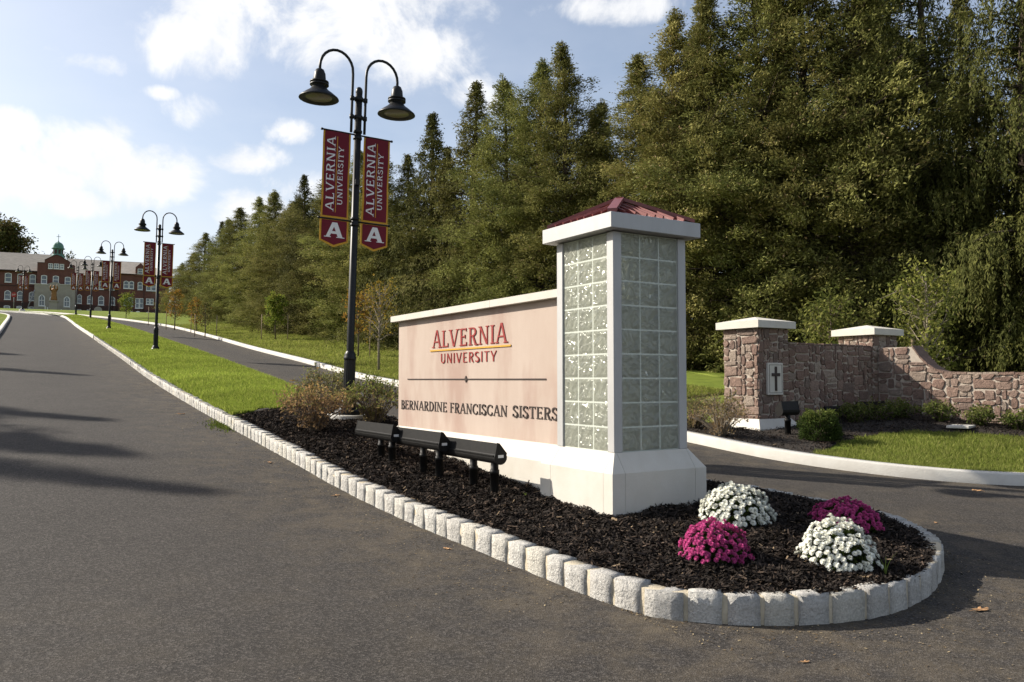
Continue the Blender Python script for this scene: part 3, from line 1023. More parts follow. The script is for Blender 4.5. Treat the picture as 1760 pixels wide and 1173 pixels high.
# the stones start where they can be told apart and run round the nose
while s < total - .15:
    w = rnd.choice(range(len(widths)))
    ww = widths[w]
    c = s + ww / 2
    X = np.interp(c, d, x); Y = np.interp(c, d, y); tq = np.interp(c, d, path[:, 0])
    X2 = np.interp(c + .03, d, x); Y2 = np.interp(c + .03, d, y); X1 = np.interp(c - .03, d, x); Y1 = np.interp(c - .03, d, y)
    o = ob('kerb_stone', kmesh[w], kroot, (X, Y, float(pchip(tq)) - .03), math.atan2(Y2 - Y1, X2 - X1) + rnd.gauss(0, .02))
    o.scale = (1, 1, 1 + rnd.gauss(0, .025))
    s += ww + (.027 if tq < -6.2 else .005) * rnd.uniform(.7, 1.4)
    cnt += 1
# the farther kerb of the median, stones too small to tell apart
fl = [(102, -70), (101, -25), (98, -15), (92.5, -8), (85, -3.6), (76, -1.75), (62, -1.5), (51, -1.48), (35.5, -1.34)]
loft_kerb('far_granite_kerb', fl, KH, .13, -1, .35, 'granite', jitter=.012).name = 'median_kerb'
loft_kerb('right_median_kerb', [q for q in MR if q[0] > 1.5], KH - .02, .13, -1, .35, 'granite', jitter=.008).name = 'median_kerb_right'

# ------------------------------------------------------------------ lettering: strokes with thick and thin weights


def bar(x0, y0, x1, y1, w):
    d = Vector((x1 - x0, y1 - y0)); d.normalize()
    n = Vector((-d.y, d.x)) * (w / 2)
    return [(x0 + n.x, y0 + n.y), (x0 - n.x, y0 - n.y), (x1 - n.x, y1 - n.y), (x1 + n.x, y1 + n.y)]


def dia(x0, x1, y0, y1, w):
    """slanted stroke with level ends"""
    return [(x0 - w / 2, y0), (x0 + w / 2, y0), (x1 + w / 2, y1), (x1 - w / 2, y1)]


def arcs(cx, cy, rx, ry, a0, a1, w0, w1=None, n=10):
    w1 = w0 if w1 is None else w1
    P = []
    for i in range(n + 1):
        s = i / n
        a = R(a0 + (a1 - a0) * s)
        w = w0 + (w1 - w0) * math.sin(math.pi * s)
        P.append(((cx + (rx - w / 2) * math.cos(a), cy + (ry - w / 2) * math.sin(a)), (cx + (rx + w / 2) * math.cos(a), cy + (ry + w / 2) * math.sin(a))))
    return [[P[i][0], P[i][1], P[i + 1][1], P[i + 1][0]] for i in range(n)]


def glyph(ch, T=.16, n=.08, serif=True):
    """returns list of quads in a cap-height-1 box and the advance width"""
    q = []
    sl, st = .09, .05

    def foot(x, y, w):
        if serif:
            yy = (0, st) if y == 0 else (1 - st, 1)
            q.append([(x - w / 2 - sl, yy[0]), (x + w / 2 + sl, yy[0]), (x + w / 2 + sl, yy[1]), (x - w / 2 - sl, yy[1])])

    def stem(x, w=None):
        w = w or T
        q.append(bar(x, 0, x, 1, w)); foot(x, 0, w); foot(x, 1, w)
    if ch == 'A':
        q.append(dia(.10, .42, 0, 1, n * 1.1)); q.append(dia(.76, .46, 0, 1, T)); q.append(bar(.22, .33, .66, .33, n)); foot(.10, 0, n); foot(.76, 0, T); return q, .86
    if ch == 'B':
        stem(.18); q.extend(arcs(.36, .755, .22, .205, -90, 90, n, T)); q.extend(arcs(.38, .27, .26, .23, -90, 90, n, T))
        q.append(bar(.18, .96, .38, .96, n)); q.append(bar(.18, .525, .38, .525, n)); q.append(bar(.18, .04, .38, .04, n)); return q, .70
    if ch == 'C':
        q.extend(arcs(.46, .5, .36, .46, 48, 312, n, T, 16)); q.append(bar(.71, .70, .71, .94, n * .8)); q.append(bar(.71, .30, .71, .1, n * .8)); return q, .80
    if ch == 'D':
        stem(.18); q.extend(arcs(.36, .5, .38, .46, -90, 90, n, T, 14)); q.append(bar(.18, .96, .38, .96, n)); q.append(bar(.18, .04, .38, .04, n)); return q, .84
    if ch == 'E':
        stem(.18); q.append(bar(.18, .96, .62, .96, n)); q.append(bar(.18, .52, .52, .52, n)); q.append(bar(.18, .04, .64, .04, n))
        if serif:
            q.append(bar(.60, .82, .60, 1, n * .8)); q.append(bar(.63, 0, .63, .2, n * .8)); q.append(bar(.51, .42, .51, .62, n * .8))
        return q, .72
    if ch == 'F':
        stem(.18); q.append(bar(.18, .96, .60, .96, n)); q.append(bar(.18, .52, .50, .52, n))
        if serif:
            q.append(bar(.58, .80, .58, 1, n * .8)); q.append(bar(.49, .42, .49, .62, n * .8))
        return q, .66
    if ch == 'I':
        stem(.18); return q, .36
    if ch == 'L':
        stem(.18); q.append(bar(.18, .04, .60, .04, n))
        if serif:
            q.append(bar(.59, 0, .59, .22, n * .8))
        return q, .66
    if ch == 'N':
        q.append(bar(.16, 0, .16, 1, n)); q.append(bar(.72, 0, .72, 1, n)); q.append(dia(.18, .70, 1, 0, T * 1.05)); foot(.16, 0, n); foot(.72, 1, n); foot(.14, 1, n); return q, .88
    if ch == 'R':
        stem(.18); q.extend(arcs(.38, .745, .24, .215, -90, 90, n, T)); q.append(bar(.18, .96, .38, .96, n)); q.append(bar(.18, .525, .4, .525, n)); q.append(dia(.66, .40, 0, .54, T)); foot(.68, 0, T * .7); return q, .78
    if ch == 'S':
        q.extend(arcs(.34, .745, .23, .215, 35, 235, n, T, 12)); q.extend(arcs(.34, .26, .25, .22, -145, 60, n, T, 12)); q.append(dia(.18, .53, .66, .36, T * .9))
        if serif:
            q.append(bar(.54, .74, .54, .96, n * .8)); q.append(bar(.10, .05, .10, .28, n * .8))
        return q, .68
    if ch == 'T':
        stem(.36); q.append(bar(.04, .96, .68, .96, n))
        if serif:
            q.append(bar(.06, .78, .06, 1, n * .8)); q.append(bar(.66, .78, .66, 1, n * .8))
        return q, .72
    if ch == 'U':
        q.append(bar(.17, .32, .17, 1, T)); q.append(bar(.66, .32, .66, 1, n)); q.extend(arcs(.415, .32, .245, .28, 180, 360, n * 1.2, n * 1.3, 12)); foot(.17, 1, T); foot(.66, 1, n); return q, .84
    if ch == 'V':
        q.append(dia(.40, .10, 0, 1, T)); q.append(dia(.44, .74, 0, 1, n * 1.1)); foot(.10, 1, T); foot(.74, 1, n); return q, .84
    if ch == 'Y':
        q.append(bar(.40, 0, .40, .46, T)); q.append(dia(.40, .10, .42, 1, T)); q.append(dia(.42, .74, .42, 1, n * 1.1)); foot(.40, 0, T); foot(.10, 1, T); foot(.74, 1, n); return q, .82
    return q, .4


def letter_me(ch, cw, chh, dep, T, n, serif, matn, name='letter'):
    """one letter as raised strokes; local x right, z up, -y towards the reader"""
    b = MB()
    q, adv = glyph(ch, T, n, serif)
    for i, p in enumerate(q):
        y = -dep - .0003 * i
        b.prism([(a * cw, y, c * chh) for a, c in p], (0, dep + .0003 * i + .002, 0))
    return b.me(name, matn), adv * cw


def set_line(text, x0, x1, z, h, y, dep, matn, parent, T=.16, n=.08, serif=True, gap=.05, name='letter'):
    """letters as separate parts filling x0..x1"""
    tot = sum((glyph(c)[1] + gap) if c != ' ' else .42 for c in text) - gap
    cw = (x1 - x0) / tot
    cache = {}
    x = x0
    for c in text:
        if c == ' ':
            x += .42 * cw; continue
        if c not in cache:
            cache[c] = letter_me(c, cw, h, dep, T, n, serif, matn, name)
        me, adv = cache[c]
        ob(name, me, parent, (x, y, z))
        x += adv + gap * cw


# ------------------------------------------------------------------ entrance sign with glass-block pillar
SA = math.atan2(-.85, .527)
SO = (0.823, 6.44)


def sign_w(x, y):
    c, s = math.cos(SA), math.sin(SA)
    return SO[0] + c * x - s * y, SO[1] + s * x + c * y


sign = thing('entrance_sign', 'pink sandstone entrance sign with red-roofed glass block pillar on the mulch island', 'sign', (*SO, 0), SA)
# pillar base: lower block, sloped shoulder, joints as separate stones
GB = .859; LEDGE = .705


def plinth(name, x0, x1, y0, y1, z0, zl, zt, ins, parent, faces=(1, 1, 1, 1), matn='limestone'):
    """block with a weathered (sloping) top edge; faces: slope on -x,+x,-y,+y"""
    b = MB()
    a = [x0 + ins * faces[0], x1 - ins * faces[1], y0 + ins * faces[2], y1 - ins * faces[3]]
    V = [(x0, y0, z0), (x1, y0, z0), (x1, y1, z0), (x0, y1, z0), (x0, y0, zl), (x1, y0, zl), (x1, y1, zl), (x0, y1, zl),
         (a[0], a[2], zt), (a[1], a[2], zt), (a[1], a[3], zt), (a[0], a[3], zt)]
    F = [(0, 3, 2, 1), (8, 9, 10, 11)]
    for i in range(4):
        j = (i + 1) % 4
        F += [(i, j, j + 4, i + 4), (i + 4, j + 4, j + 8, i + 8)]
    b.add(V, F)
    return b.build(name, matn, parent)


g1 = .109
j = .003
# pillar base in stones: near corner pieces and middle pieces, 3 mm joints
cuts_x = [-.8 - g1, -.8 - g1 + .16, .0 - .01, g1]
cuts_y = [-g1, 0.02, .8 - .02, .8 + g1]
for ix in range(3):
    for iy in range(3):
        if ix == 1 and iy == 1:
            continue
        plinth('base_stone', cuts_x[ix] + j * (ix > 0), cuts_x[ix + 1] - 0 * j, cuts_y[iy] + j * (iy > 0), cuts_y[iy + 1], 0.02, LEDGE, GB, g1 - .002,
               sign, (ix == 0, ix == 2, iy == 0, iy == 2))
MB().box(-.8 + .06, -.04, .06, .74, .1, GB - .004).build('base_core', 'limestone', sign)
# wall plinth: stones along the wall
PX1, PX0 = -.8 - g1, -4.65
wx = [PX0 - .16, PX0 + 1.05, PX0 + 2.35, PX1 - .004]
for i in range(3):
    plinth('base_stone', wx[i] + j, wx[i + 1], .161 - .187, .161 + .48 + .187, 0.1, LEDGE - .0, GB - .012, .187 - .012, sign, (i == 0, 0, 1, 1))
# sandstone panel
panel = MB().bbox(PX0, -.8 + .02, .161, .161 + .48, GB - .03, 2.215, .006).build('stone_panel', 'sandstone', sign)
# coping stones with a weathered top
cx = [PX0 - .10, PX0 + 1.17, PX0 + 2.5, -.805]
for i in range(3):
    b = MB()
    y0, y1 = .161 - .075, .161 + .48 + .075
    x0, x1 = cx[i] + (.004 if i else 0), cx[i + 1]
    b.prism([(x0, y0, 2.205), (x0, y1, 2.205), (x0, y1, 2.278), (x0, .4, 2.31), (x0, y0, 2.278)], (x1 - x0, 0, 0))
    b.build('coping_stone', 'limestone', sign)
# lettering (x = -1.03 - k)
fy = .161
set_line('ALVERNIA', -1.03 - 2.607, -1.03 - .880, 1.828, .195, fy, .008, 'red_paint', sign, .125, .065, True, .07)
for o in [c for c in sign.children if c.name.startswith('letter')]:
    if abs(o.location.x - (-1.03 - 2.607)) < .01 or o.location.x > -1.03 - 1.15:
        o.scale.z = 1.07
MB().box(-1.03 - 2.663, -1.03 - .804, fy - .010, fy + .01, 1.786, 1.803).build('gold_rule', 'gold_paint', sign)
set_line('UNIVERSITY', -1.03 - 2.394, -1.03 - 1.085, 1.640, .112, fy, .007, 'red_paint', sign, .13, .075, False, .08)
b = MB().box(-1.03 - 3.322, -1.03 - .175, fy - .008, fy + .01, 1.447, 1.459)
xm = -1.03 - 1.756
b.prism([(xm - .032, fy - .011, 1.453), (xm, fy - .011, 1.415), (xm + .032, fy - .011, 1.453), (xm, fy - .011, 1.491)], (0, .012, 0))
b.build('black_rule', 'letter_black', sign)
set_line('BERNARDINE', -1.03 - 3.526, -1.03 - 2.216, 1.070, .113, fy, .006, 'letter_black', sign, .14, .06, True, .05)
set_line('FRANCISCAN', -1.03 - 2.148, -1.03 - .876, 1.070, .113, fy, .006, 'letter_black', sign, .14, .06, True, .05)
set_line('SISTERS', -1.03 - .775, -1.03 + .025, 1.072, .116, fy, .006, 'letter_black', sign, .14, .06, True, .05)

# corner posts
PW = .088
GT = 2.66
for (a, bb) in ((-.8, 0), (-PW, 0), (-.8, .8 - PW), (-PW, .8 - PW)):
    MB().bbox(a, a + PW, bb, bb + PW, GB, GT, .004).build('corner_post', 'brushed_metal', sign)
# glass blocks, three wide and nine high on each face
bw = (.8 - 2 * PW) / 3
bh = (GT - GB) / 9
jt = .0065


def glass_me():
    """block with a slightly cushioned, rippled face"""
    b = MB()
    w, h, dpt = bw - 2 * jt, bh - 2 * jt, .085
    n = 7
    r = random.Random(2)
    grid = [[None] * (n + 1) for _ in range(n + 1)]
    V = []
    for side, yy in ((0, 0), (1, dpt)):
        for i in range(n + 1):
            for k in range(n + 1):
                u, v = i / n, k / n
                e = min(u, 1 - u, v, 1 - v)
                y = .004 * (e <= .001) + (r.uniform(-.0025, .0025) if e > .01 else 0)
                V.append(((u - .5) * w, yy + (y if side == 0 else -y), (v - .5) * h))
    F = []
    m = (n + 1)
    for i in range(n):
        for k in range(n):
            a = i * m + k
            F.append((a, a + m, a + m + 1, a + 1))
            o = m * m
            F.append((o + a, o + a + 1, o + a + m + 1, o + a + m))
    o = m * m
    for i in range(n):
        F.append((i * m, o + i * m, o + (i + 1) * m, (i + 1) * m)); F.append((i * m + n, (i + 1) * m + n, o + (i + 1) * m + n, o + i * m + n))
        F.append((i, i + 1, o + i + 1, o + i)); F.append((n * m + i, o + n * m + i, o + n * m + i + 1, n * m + i + 1))
    b.add(V, F, 0, False)
    return b.me('glass_block', 'glass_block')


gm = glass_me()
# faces: -y (faces the panel side / left road), +x (faces the nose), +y, -x
sides = [((-.8 + PW, .012), 0), ((-.012, PW), 90), ((-PW, .788), 180), ((-.788, .8 - PW), 270)]
for (ox, oy), rot in sides:
    rz = R(rot)
    c, s = round(math.cos(rz)), round(math.sin(rz))
    for i in range(3):
        for k in range(9):
            lx = (i + .5) * bw
            o = ob('glass_block', gm, sign, (ox + c * lx, oy + s * lx, GB + (k + .5) * bh), rz)
            o.rotation_euler = (0, 0, rz)
    b = MB()
    W3 = 3 * bw
    for k in range(10):
        z = GB + k * bh
        z0, z1 = max(z - jt, GB), min(z + jt, GT)
        b.box(0, W3, .004, .075, z0, z1)
    for i in range(4):
        xx = i * bw
        x0, x1 = max(xx - jt, 0.0005), min(xx + jt, W3 - .0005)
        for k in range(9):
            b.box(x0, x1, .005, .074, GB + k * bh + (jt if k or 1 else 0), GB + (k + 1) * bh - jt)
    o = b.build('mortar_grid', 'block_mortar', sign)
    o.location = (ox, oy, 0); o.rotation_euler = (0, 0, rz)
# cap and roof
gc = .092
CB, CT = 2.668, 2.795
b = MB()
x0, x1, y0, y1 = -.8 - gc, gc, -gc, .8 + gc
t_ = .03
b.bbox(x0, x1, y0, y1, CB, CT, .004)
b.build('pillar_cap', 'brushed_metal', sign)
apex = (-.4, .4, 3.03)
RB = CT + .002
e = .035
cor = [(x0 + e, y0 + e), (x1 - e, y0 + e), (x1 - e, y1 - e), (x0 + e, y1 - e)]
for i in range(4):
    a, c = cor[i], cor[(i + 1) % 4]
    b = MB()
    b.add([(*a, RB), (*c, RB), (apex[0], apex[1], apex[2] - .03)], [(0, 1, 2)])
    panel_o = b.build('roof_panel', 'red_metal', sign)
    # standing ribs running up the slope
    A, Cc_ = Vector((*a, RB)), Vector((*c, RB)); ap = Vector((apex[0], apex[1], apex[2] - .03))
    mid = (A + Cc_) / 2
    upv = (ap - mid)
    nrm_ = (Cc_ - A).cross(upv).normalized()
    if nrm_.z < 0:
        nrm_ = -nrm_
    for q in (.14, .27, .40, .5, .60, .73, .86):
        p0 = A.lerp(Cc_, q)
        ln = 1 - abs(q - .5) * 2
        p1 = p0 + upv * ln
        dv = (Cc_ - A).normalized() * .008
        b = MB()
        b.prism([p0 - dv, p0 + dv, p1 + dv, p1 - dv], nrm_ * .028)
        b.build('rib', 'red_metal', panel_o)
    # hip board
    b = MB()
    A2 = Vector((a[0], a[1], RB)); top = Vector(apex)
    dirh = (top - A2)
    sd = Vector((0, 0, 1)).cross(dirh).normalized() * .038
    b.prism([A2 - sd, A2 + sd, top + sd, top - sd], (0, 0, .032))
    b.build('hip_board', 'red_metal', sign)
# ------------------------------------------------------------------ floodlights


def floodlight(name, label, x, y, rz, zg, zb, length, back, posts, group, s=1.0):
    """teardrop housing on short posts; local x along the body"""
    r = thing(name, label, 'floodlight', (x, y, zg), rz, group)
    zc = zb - zg
    rad = .062 * s
    prof = []
    for k in range(13):
        a = R(150 + k * 20 * .96)
        prof.append((rad * math.cos(a), zc + rad * math.sin(a)))
    # hood: near-vertical back towards the road, sloping lens side towards the wall
    prof += [(rad * 1.0, zc + .035 * s), (-.01 * s, zc + .122 * s), (-rad * .55, zc + .128 * s)]
    b = MB()
    b.prism([(-back, p[0], p[1]) for p in prof], (length, 0, 0))
    h = b.build('housing', 'black_paint', r)
    # raised end caps and the seam along the road side
    for xx, dx in ((-back - .008 * s, .01 * s), (length - back - .002 * s, .01 * s)):
        b = MB(); b.prism([(xx, p[0] * 1.05, zc + (p[1] - zc) * 1.04) for p in prof], (dx, 0, 0)); b.build('end_cap', 'black_paint', r)
    b = MB().box(-back + .01, length - back - .01, -rad - .006, -rad + .01, zc + .012, zc + .022)
    b.build('seam', 'black_paint', r)
    b = MB().box(length - back + .0085 * s, length - back + .0105 * s, -.028 * s, .028 * s, zc - .002, zc + .024 * s)
    b.build('rating_plate', 'white_plastic', r)
    for px_ in posts:
        b = MB().lathe([(.040 * s, -.06), (.040 * s, zc * .55), (.043 * s, zc * .55), (.043 * s, zc * .66), (.036 * s, zc * .66), (.036 * s, zc - rad * .8)], 14, (px_, 0, 0))
        b.build('post', 'black_paint', r)
    return r


def zbed(x, y):
    t, p = tp(x, y)
    return float(bed_z(np.array([t]), np.array([p]))[0])


for (x, y), lab, pl_, zz in (((-.157, 7.244), 'black floodlight nearest the glass pillar, in front of the sign wall', .39, .752),
                             ((-.718, 7.928), 'middle one of the black floodlights in front of the sign wall', .36, .805),
                             ((-1.302, 8.708), 'black floodlight farthest from the glass pillar, beside the green shrub', .30, .835)):
    floodlight('floodlight', lab, x, y, SA, zbed(x, y), zz, 1.05, .95, (0.0, -pl_), 'floodlights in front of the sign')

# ------------------------------------------------------------------ street lamps with banners


def lamp_proto():
    r = ob('street_lamp', None)
    b = MB()
    b.lathe([(.34, -.35), (.34, .02), (.325, .035), (.0, .04)], 28)
    b.build('footing', 'kerb_concrete', r)
    b = MB()
    b.lathe([(.215, .03), (.215, .075), (.19, .10), (.15, .115), (.135, .17), (.105, .23), (.095, .26), (.0, .26)], 24)
    b.build('base', 'lamp_black', r)
    # fluted sleeve
    b = MB()
    n = 32
    V = []; F = []
    for z in (.24, .86):
        for k in range(n):
            a = 2 * math.pi * k / n
            rr = .080 + (.006 if k % 2 else 0)
            V.append((rr * math.cos(a), rr * math.sin(a), z))
    for k in range(n):
        F.append((k, (k + 1) % n, n + (k + 1) % n, n + k))
    b.add(V, F, 0, False)
    b.lathe([(.083, .84), (.094, .86), (.094, .885), (.085, .90), (.085, .925), (.070, .96), (.058, .98)], 20)
    b.build('sleeve', 'lamp_black', r)
    b = MB().lathe([(.056, .95), (.052, 4.90), (.0, 4.90)], 18)
    b.lathe([(.050, 4.88), (.054, 4.90), (.054, 4.93), (.045, 4.965), (.025, 4.985), (0, 4.99)], 16)
    b.build('pole', 'lamp_black', r)
    for z in (4.30, 4.20, 2.97, 2.88):
        MB().lathe([(.05, z - .02), (.066, z - .018), (.066, z + .018), (.05, z + .02)], 16).build('collar', 'lamp_black', r)
    for z in (4.80, 4.52):
        b = MB().box(-.125, .125, -.02, .02, z - .02, z + .02)
        b.lathe([(.05, z - .03), (.066, z - .028), (.066, z + .028), (.05, z + .03)], 16)
        for s in (-1, 1):
            b.lathe([(.012, z - .032), (.033, z - .03), (.033, z + .03), (.012, z + .032)], 12, (s * .105, 0, 0))
        b.build('clamp', 'lamp_black', r)
    for s in (-1, 1):
        pts = [(s * .105, 0, z) for z in (4.28, 4.6, 5.0, 5.16)]
        rr = .255
        for k in range(1, 13):
            a = math.pi - k * math.pi / 12
            pts.append((s * (.105 + rr + rr * math.cos(a)), 0, 5.19 + rr * 1.12 * math.sin(a)))
        pts.append((s * (.105 + 2 * rr), 0, 5.09))
        MB().tube(pts, .021, 10).build('arm', 'lamp_black', r)
        X = s * (.105 + 2 * rr)
        b = MB().lathe([(0, 5.145), (.028, 5.14), (.06, 5.12), (.085, 5.06), (.092, 4.98), (.092, 4.955), (.092, 4.95), (.135, 4.945), (.138, 4.925), (.100, 4.918), (.100, 4.910), (.138, 4.905), (.138, 4.885), (.10, 4.875),
                        (.105, 4.86), (.122, 4.835), (.150, 4.805), (.20, 4.77), (.285, 4.70), (.292, 4.682), (.285, 4.678), (.22, 4.695), (.195, 4.70), (.0, 4.705)], 26, (X, 0, 0))
        hd = b.build('lamp_head', 'lamp_black', r)
        MB().lathe([(.0, 4.696), (.185, 4.696), (.195, 4.702)], 24, (X, 0, 0)).build('lens', 'lamp_lens', hd)
    # banner rods
    for z in (4.25, 2.93):
        for s in (-1, 1):
            b = MB().tube([(s * .05, 0, z), (s * .545, 0, z)], .013, 8)
            b.lathe([(0, -.02), (.02, -.012), (.02, .012), (0, .02)], 10, (s * .55, 0, z))
            b.build('banner_rod', 'lamp_black', r)
    b = MB().box(-.035, .035, -.075, -.045, 3.48, 3.56)
    b.build('junction_box', 'lamp_black', r)
    return r


def banner_proto(full=True):
    """banner hanging to +x: local x 0.10..0.53"""
    r = ob('banner', None)
    x0, x1 = .105, .525
    zt, zm, zb, ztip = 4.262, 2.945, 2.60, 2.51
    e = .026

    def wav(x, z):
        return .010 * math.sin(z * 5 + x * 6) + .006 * math.sin(z * 11)

    def cloth(rows, name, matn, y0, par):
        """rows: list of (z, xl, xr)"""
        b = MB()
        nx_ = 4
        V = []; F = []
        for z, xl, xr in rows:
            for i in range(nx_ + 1):
                xx = xl + (xr - xl) * i / nx_
                V.append((xx, y0 + wav(xx, z), z))
        m = nx_ + 1
        for a in range(len(rows) - 1):
            for i in range(nx_):
                F.append((a * m + i, a * m + i + 1, (a + 1) * m + i + 1, (a + 1) * m + i))
        k = len(V)
        V2 = [(v[0], v[1] + .004, v[2]) for v in V]
        b.add(V + V2, F + [tuple(q + k for q in f[::-1]) for f in F], 0, True)
        return b.build(name, matn, par)
    rows = [(zt + (zm - zt) * q / 16, x0, x1) for q in range(17)]
    cloth(rows, 'border', 'banner_gold', 0, r)
    xm_ = (x0 + x1) / 2
    # pennant: one polygon sheet, pointed
    b = MB()
    b.prism([(x0 - .01, .0, zm - .004), (x1 + .01, .0, zm - .004), (x1 + .01, .0, zb), (xm_, .0, ztip), (x0 - .01, .0, zb)], (0, .004, 0))
    b.build('pennant_border', 'banner_gold', r)
    rows = [(zt - .022 + (zm + .028 - zt + .022) * q / 16, x0 + e, x1 - e) for q in range(17)]
    cl = cloth(rows, 'cloth', 'banner_red', -.004, r)
    b = MB()
    b.prism([(x0 + e - .008, -.0045, zm - .034), (x1 - e + .008, -.0045, zm - .034), (x1 - e + .008, -.0045, zb + .016), (xm_, -.0045, ztip + .036), (x0 + e - .008, -.0045, zb + .016)], (0, .003, 0))
    pn = b.build('pennant_cloth', 'banner_red', r)

    def vtext(text, xb, z0, z1, cap, name, matn, gap=.10):
        """text reading upwards; cap height goes to -x from the base line xb"""
        b = MB()
        tot = sum(glyph(c)[1] + gap for c in text) - gap
        k = (z1 - z0) / tot
        z = z0
        for c in text:
            q, adv = glyph(c, .145, .095, True)
            for i, p in enumerate(q):
                P3 = []
                for a, cc in p:
                    xx = xb - cc * cap; zz = z + a * k
                    P3.append((xx, -.0058 - .0002 * (i % 9) + wav(xx, zz), zz))
                b.add(P3, [(0, 1, 2, 3)])
            z += (adv + gap) * k
        return b.build(name, matn, cl)
    vtext('ALVERNIA', x0 + .185, zm + .10, zt - .10, .125, 'lettering', 'banner_white')
    vtext('UNIVERSITY', x0 + .315, zm + .20, zt - .235, .078, 'lettering', 'banner_white')
    b = MB()
    V = []
    F = []
    for i in range(13):
        z = zm + .085 + (zt - .09 - zm - .085) * i / 12
        for xx in (x0 + .210, x0 + .220):
            V.append((xx, -.0062 + wav(xx, z), z))
    F = [(2 * i, 2 * i + 1, 2 * i + 3, 2 * i + 2) for i in range(12)]
    b.add(V, F); b.build('gold_rule', 'banner_gold', cl)
    # the large A
    b = MB()
    q, adv = glyph('A', .24, .17, True)
    h = .225; k = .30
    for i, p in enumerate(q):
        b.add([(xm_ + (a - adv / 2) * k, -.0062 - .0002 * i, zb + .055 + c * h) for a, c in p], [(0, 1, 2, 3)])
    b.build('lettering', 'banner_white', pn)
    return r


lampP = lamp_proto()
banL = None
banR = banner_proto()
# left banner: the same cloth moved to the other side of the pole
lamps = [(-2.44, 11.9, .892, 1.4, 'nearest the sign, behind the shrubs', 'nearest', 5.2),
         (-13.79, 30.8, 2.50, .8, 'second up the grass median from the sign', 'second', 0),
         (-24.63, 48.6, 4.44, 1.2, 'third up the grass median from the sign', 'third', 0),
         (-36.07, 68.0, 6.50, 1.0, 'fourth up the median, in front of the brick building', 'fourth', 0),
         (-43.36, 79.0, 7.78, 1.0, 'farthest up the median, overlapping the chapel front', 'farthest', 0),
         (-60.41, 98.0, 10.02, .6, 'standing alone left of the statue, before the brick wall', 'lone', 0)]
AV = math.atan2(.517, .856)
GL = 'twin-arm street lamps along the drive'
GBn = 'maroon banners on the street lamps'
for i, (x, y, z, lean, where, short, _) in enumerate(lamps):
    o = lampP if i == 0 else copy_tree(lampP)
    o.location = (x, y, z)
    o.rotation_euler = (0, R(lean), AV)
    tag(o, 'black twin-arm street lamp ' + where, 'street lamp', GL)
    o.rotation_mode = 'XYZ'
    M = Matrix.Translation((x, y, z)) @ Matrix.Rotation(R(lean), 4, 'Y') @ Matrix.Rotation(AV, 4, 'Z')
    o.rotation_euler = M.to_euler()
    for sd in (0, 1):
        bn = banR if (i == 0 and sd == 0) else copy_tree(banR)
        off = Matrix.Translation((0 if sd == 0 else -.63, 0, 0))
        Mb = M @ off
        bn.location = Mb.to_translation(); bn.rotation_euler = Mb.to_euler()
        side = 'right' if sd == 0 else 'left'
        tag(bn, 'maroon banner on the %s side of the %s' % (side, ['lamp nearest the sign', 'second lamp up the median', 'third lamp up the median', 'fourth lamp up the median', 'farthest lamp on the median', 'lone lamp left of the statue'][i]), 'banner', GBn)

# ------------------------------------------------------------------ stone gate wall


def pack(w, h, cell, rng, wr=(4, 9), hr=(2, 4)):
    """random rubble pattern: rectangles filling a w x h field"""
    nx_, nz_ = max(1, round(w / cell)), max(1, round(h / cell))
    occ = np.zeros((nx_, nz_), bool)
    out = []
    for k in range(nz_):
        for i in range(nx_):
            if occ[i, k]:
                continue
            ww = rng.randint(*wr); hh = rng.randint(*hr)
            if rng.random() < .12:
                ww = rng.randint(2, 3)
            a = 0
            while a < ww and i + a < nx_ and not occ[i + a, k]:
                a += 1
            hh = min(hh, nz_ - k)
            if nz_ - k - hh == 1:
                hh += 1
            if nx_ - i - a == 1 and not occ[nx_ - 1, k]:
                a += 1
            occ[i:i + a, k:k + hh] = True
            out.append((i * w / nx_, (i + a) * w / nx_, k * h / nz_, (k + hh) * h / nz_))
    return out


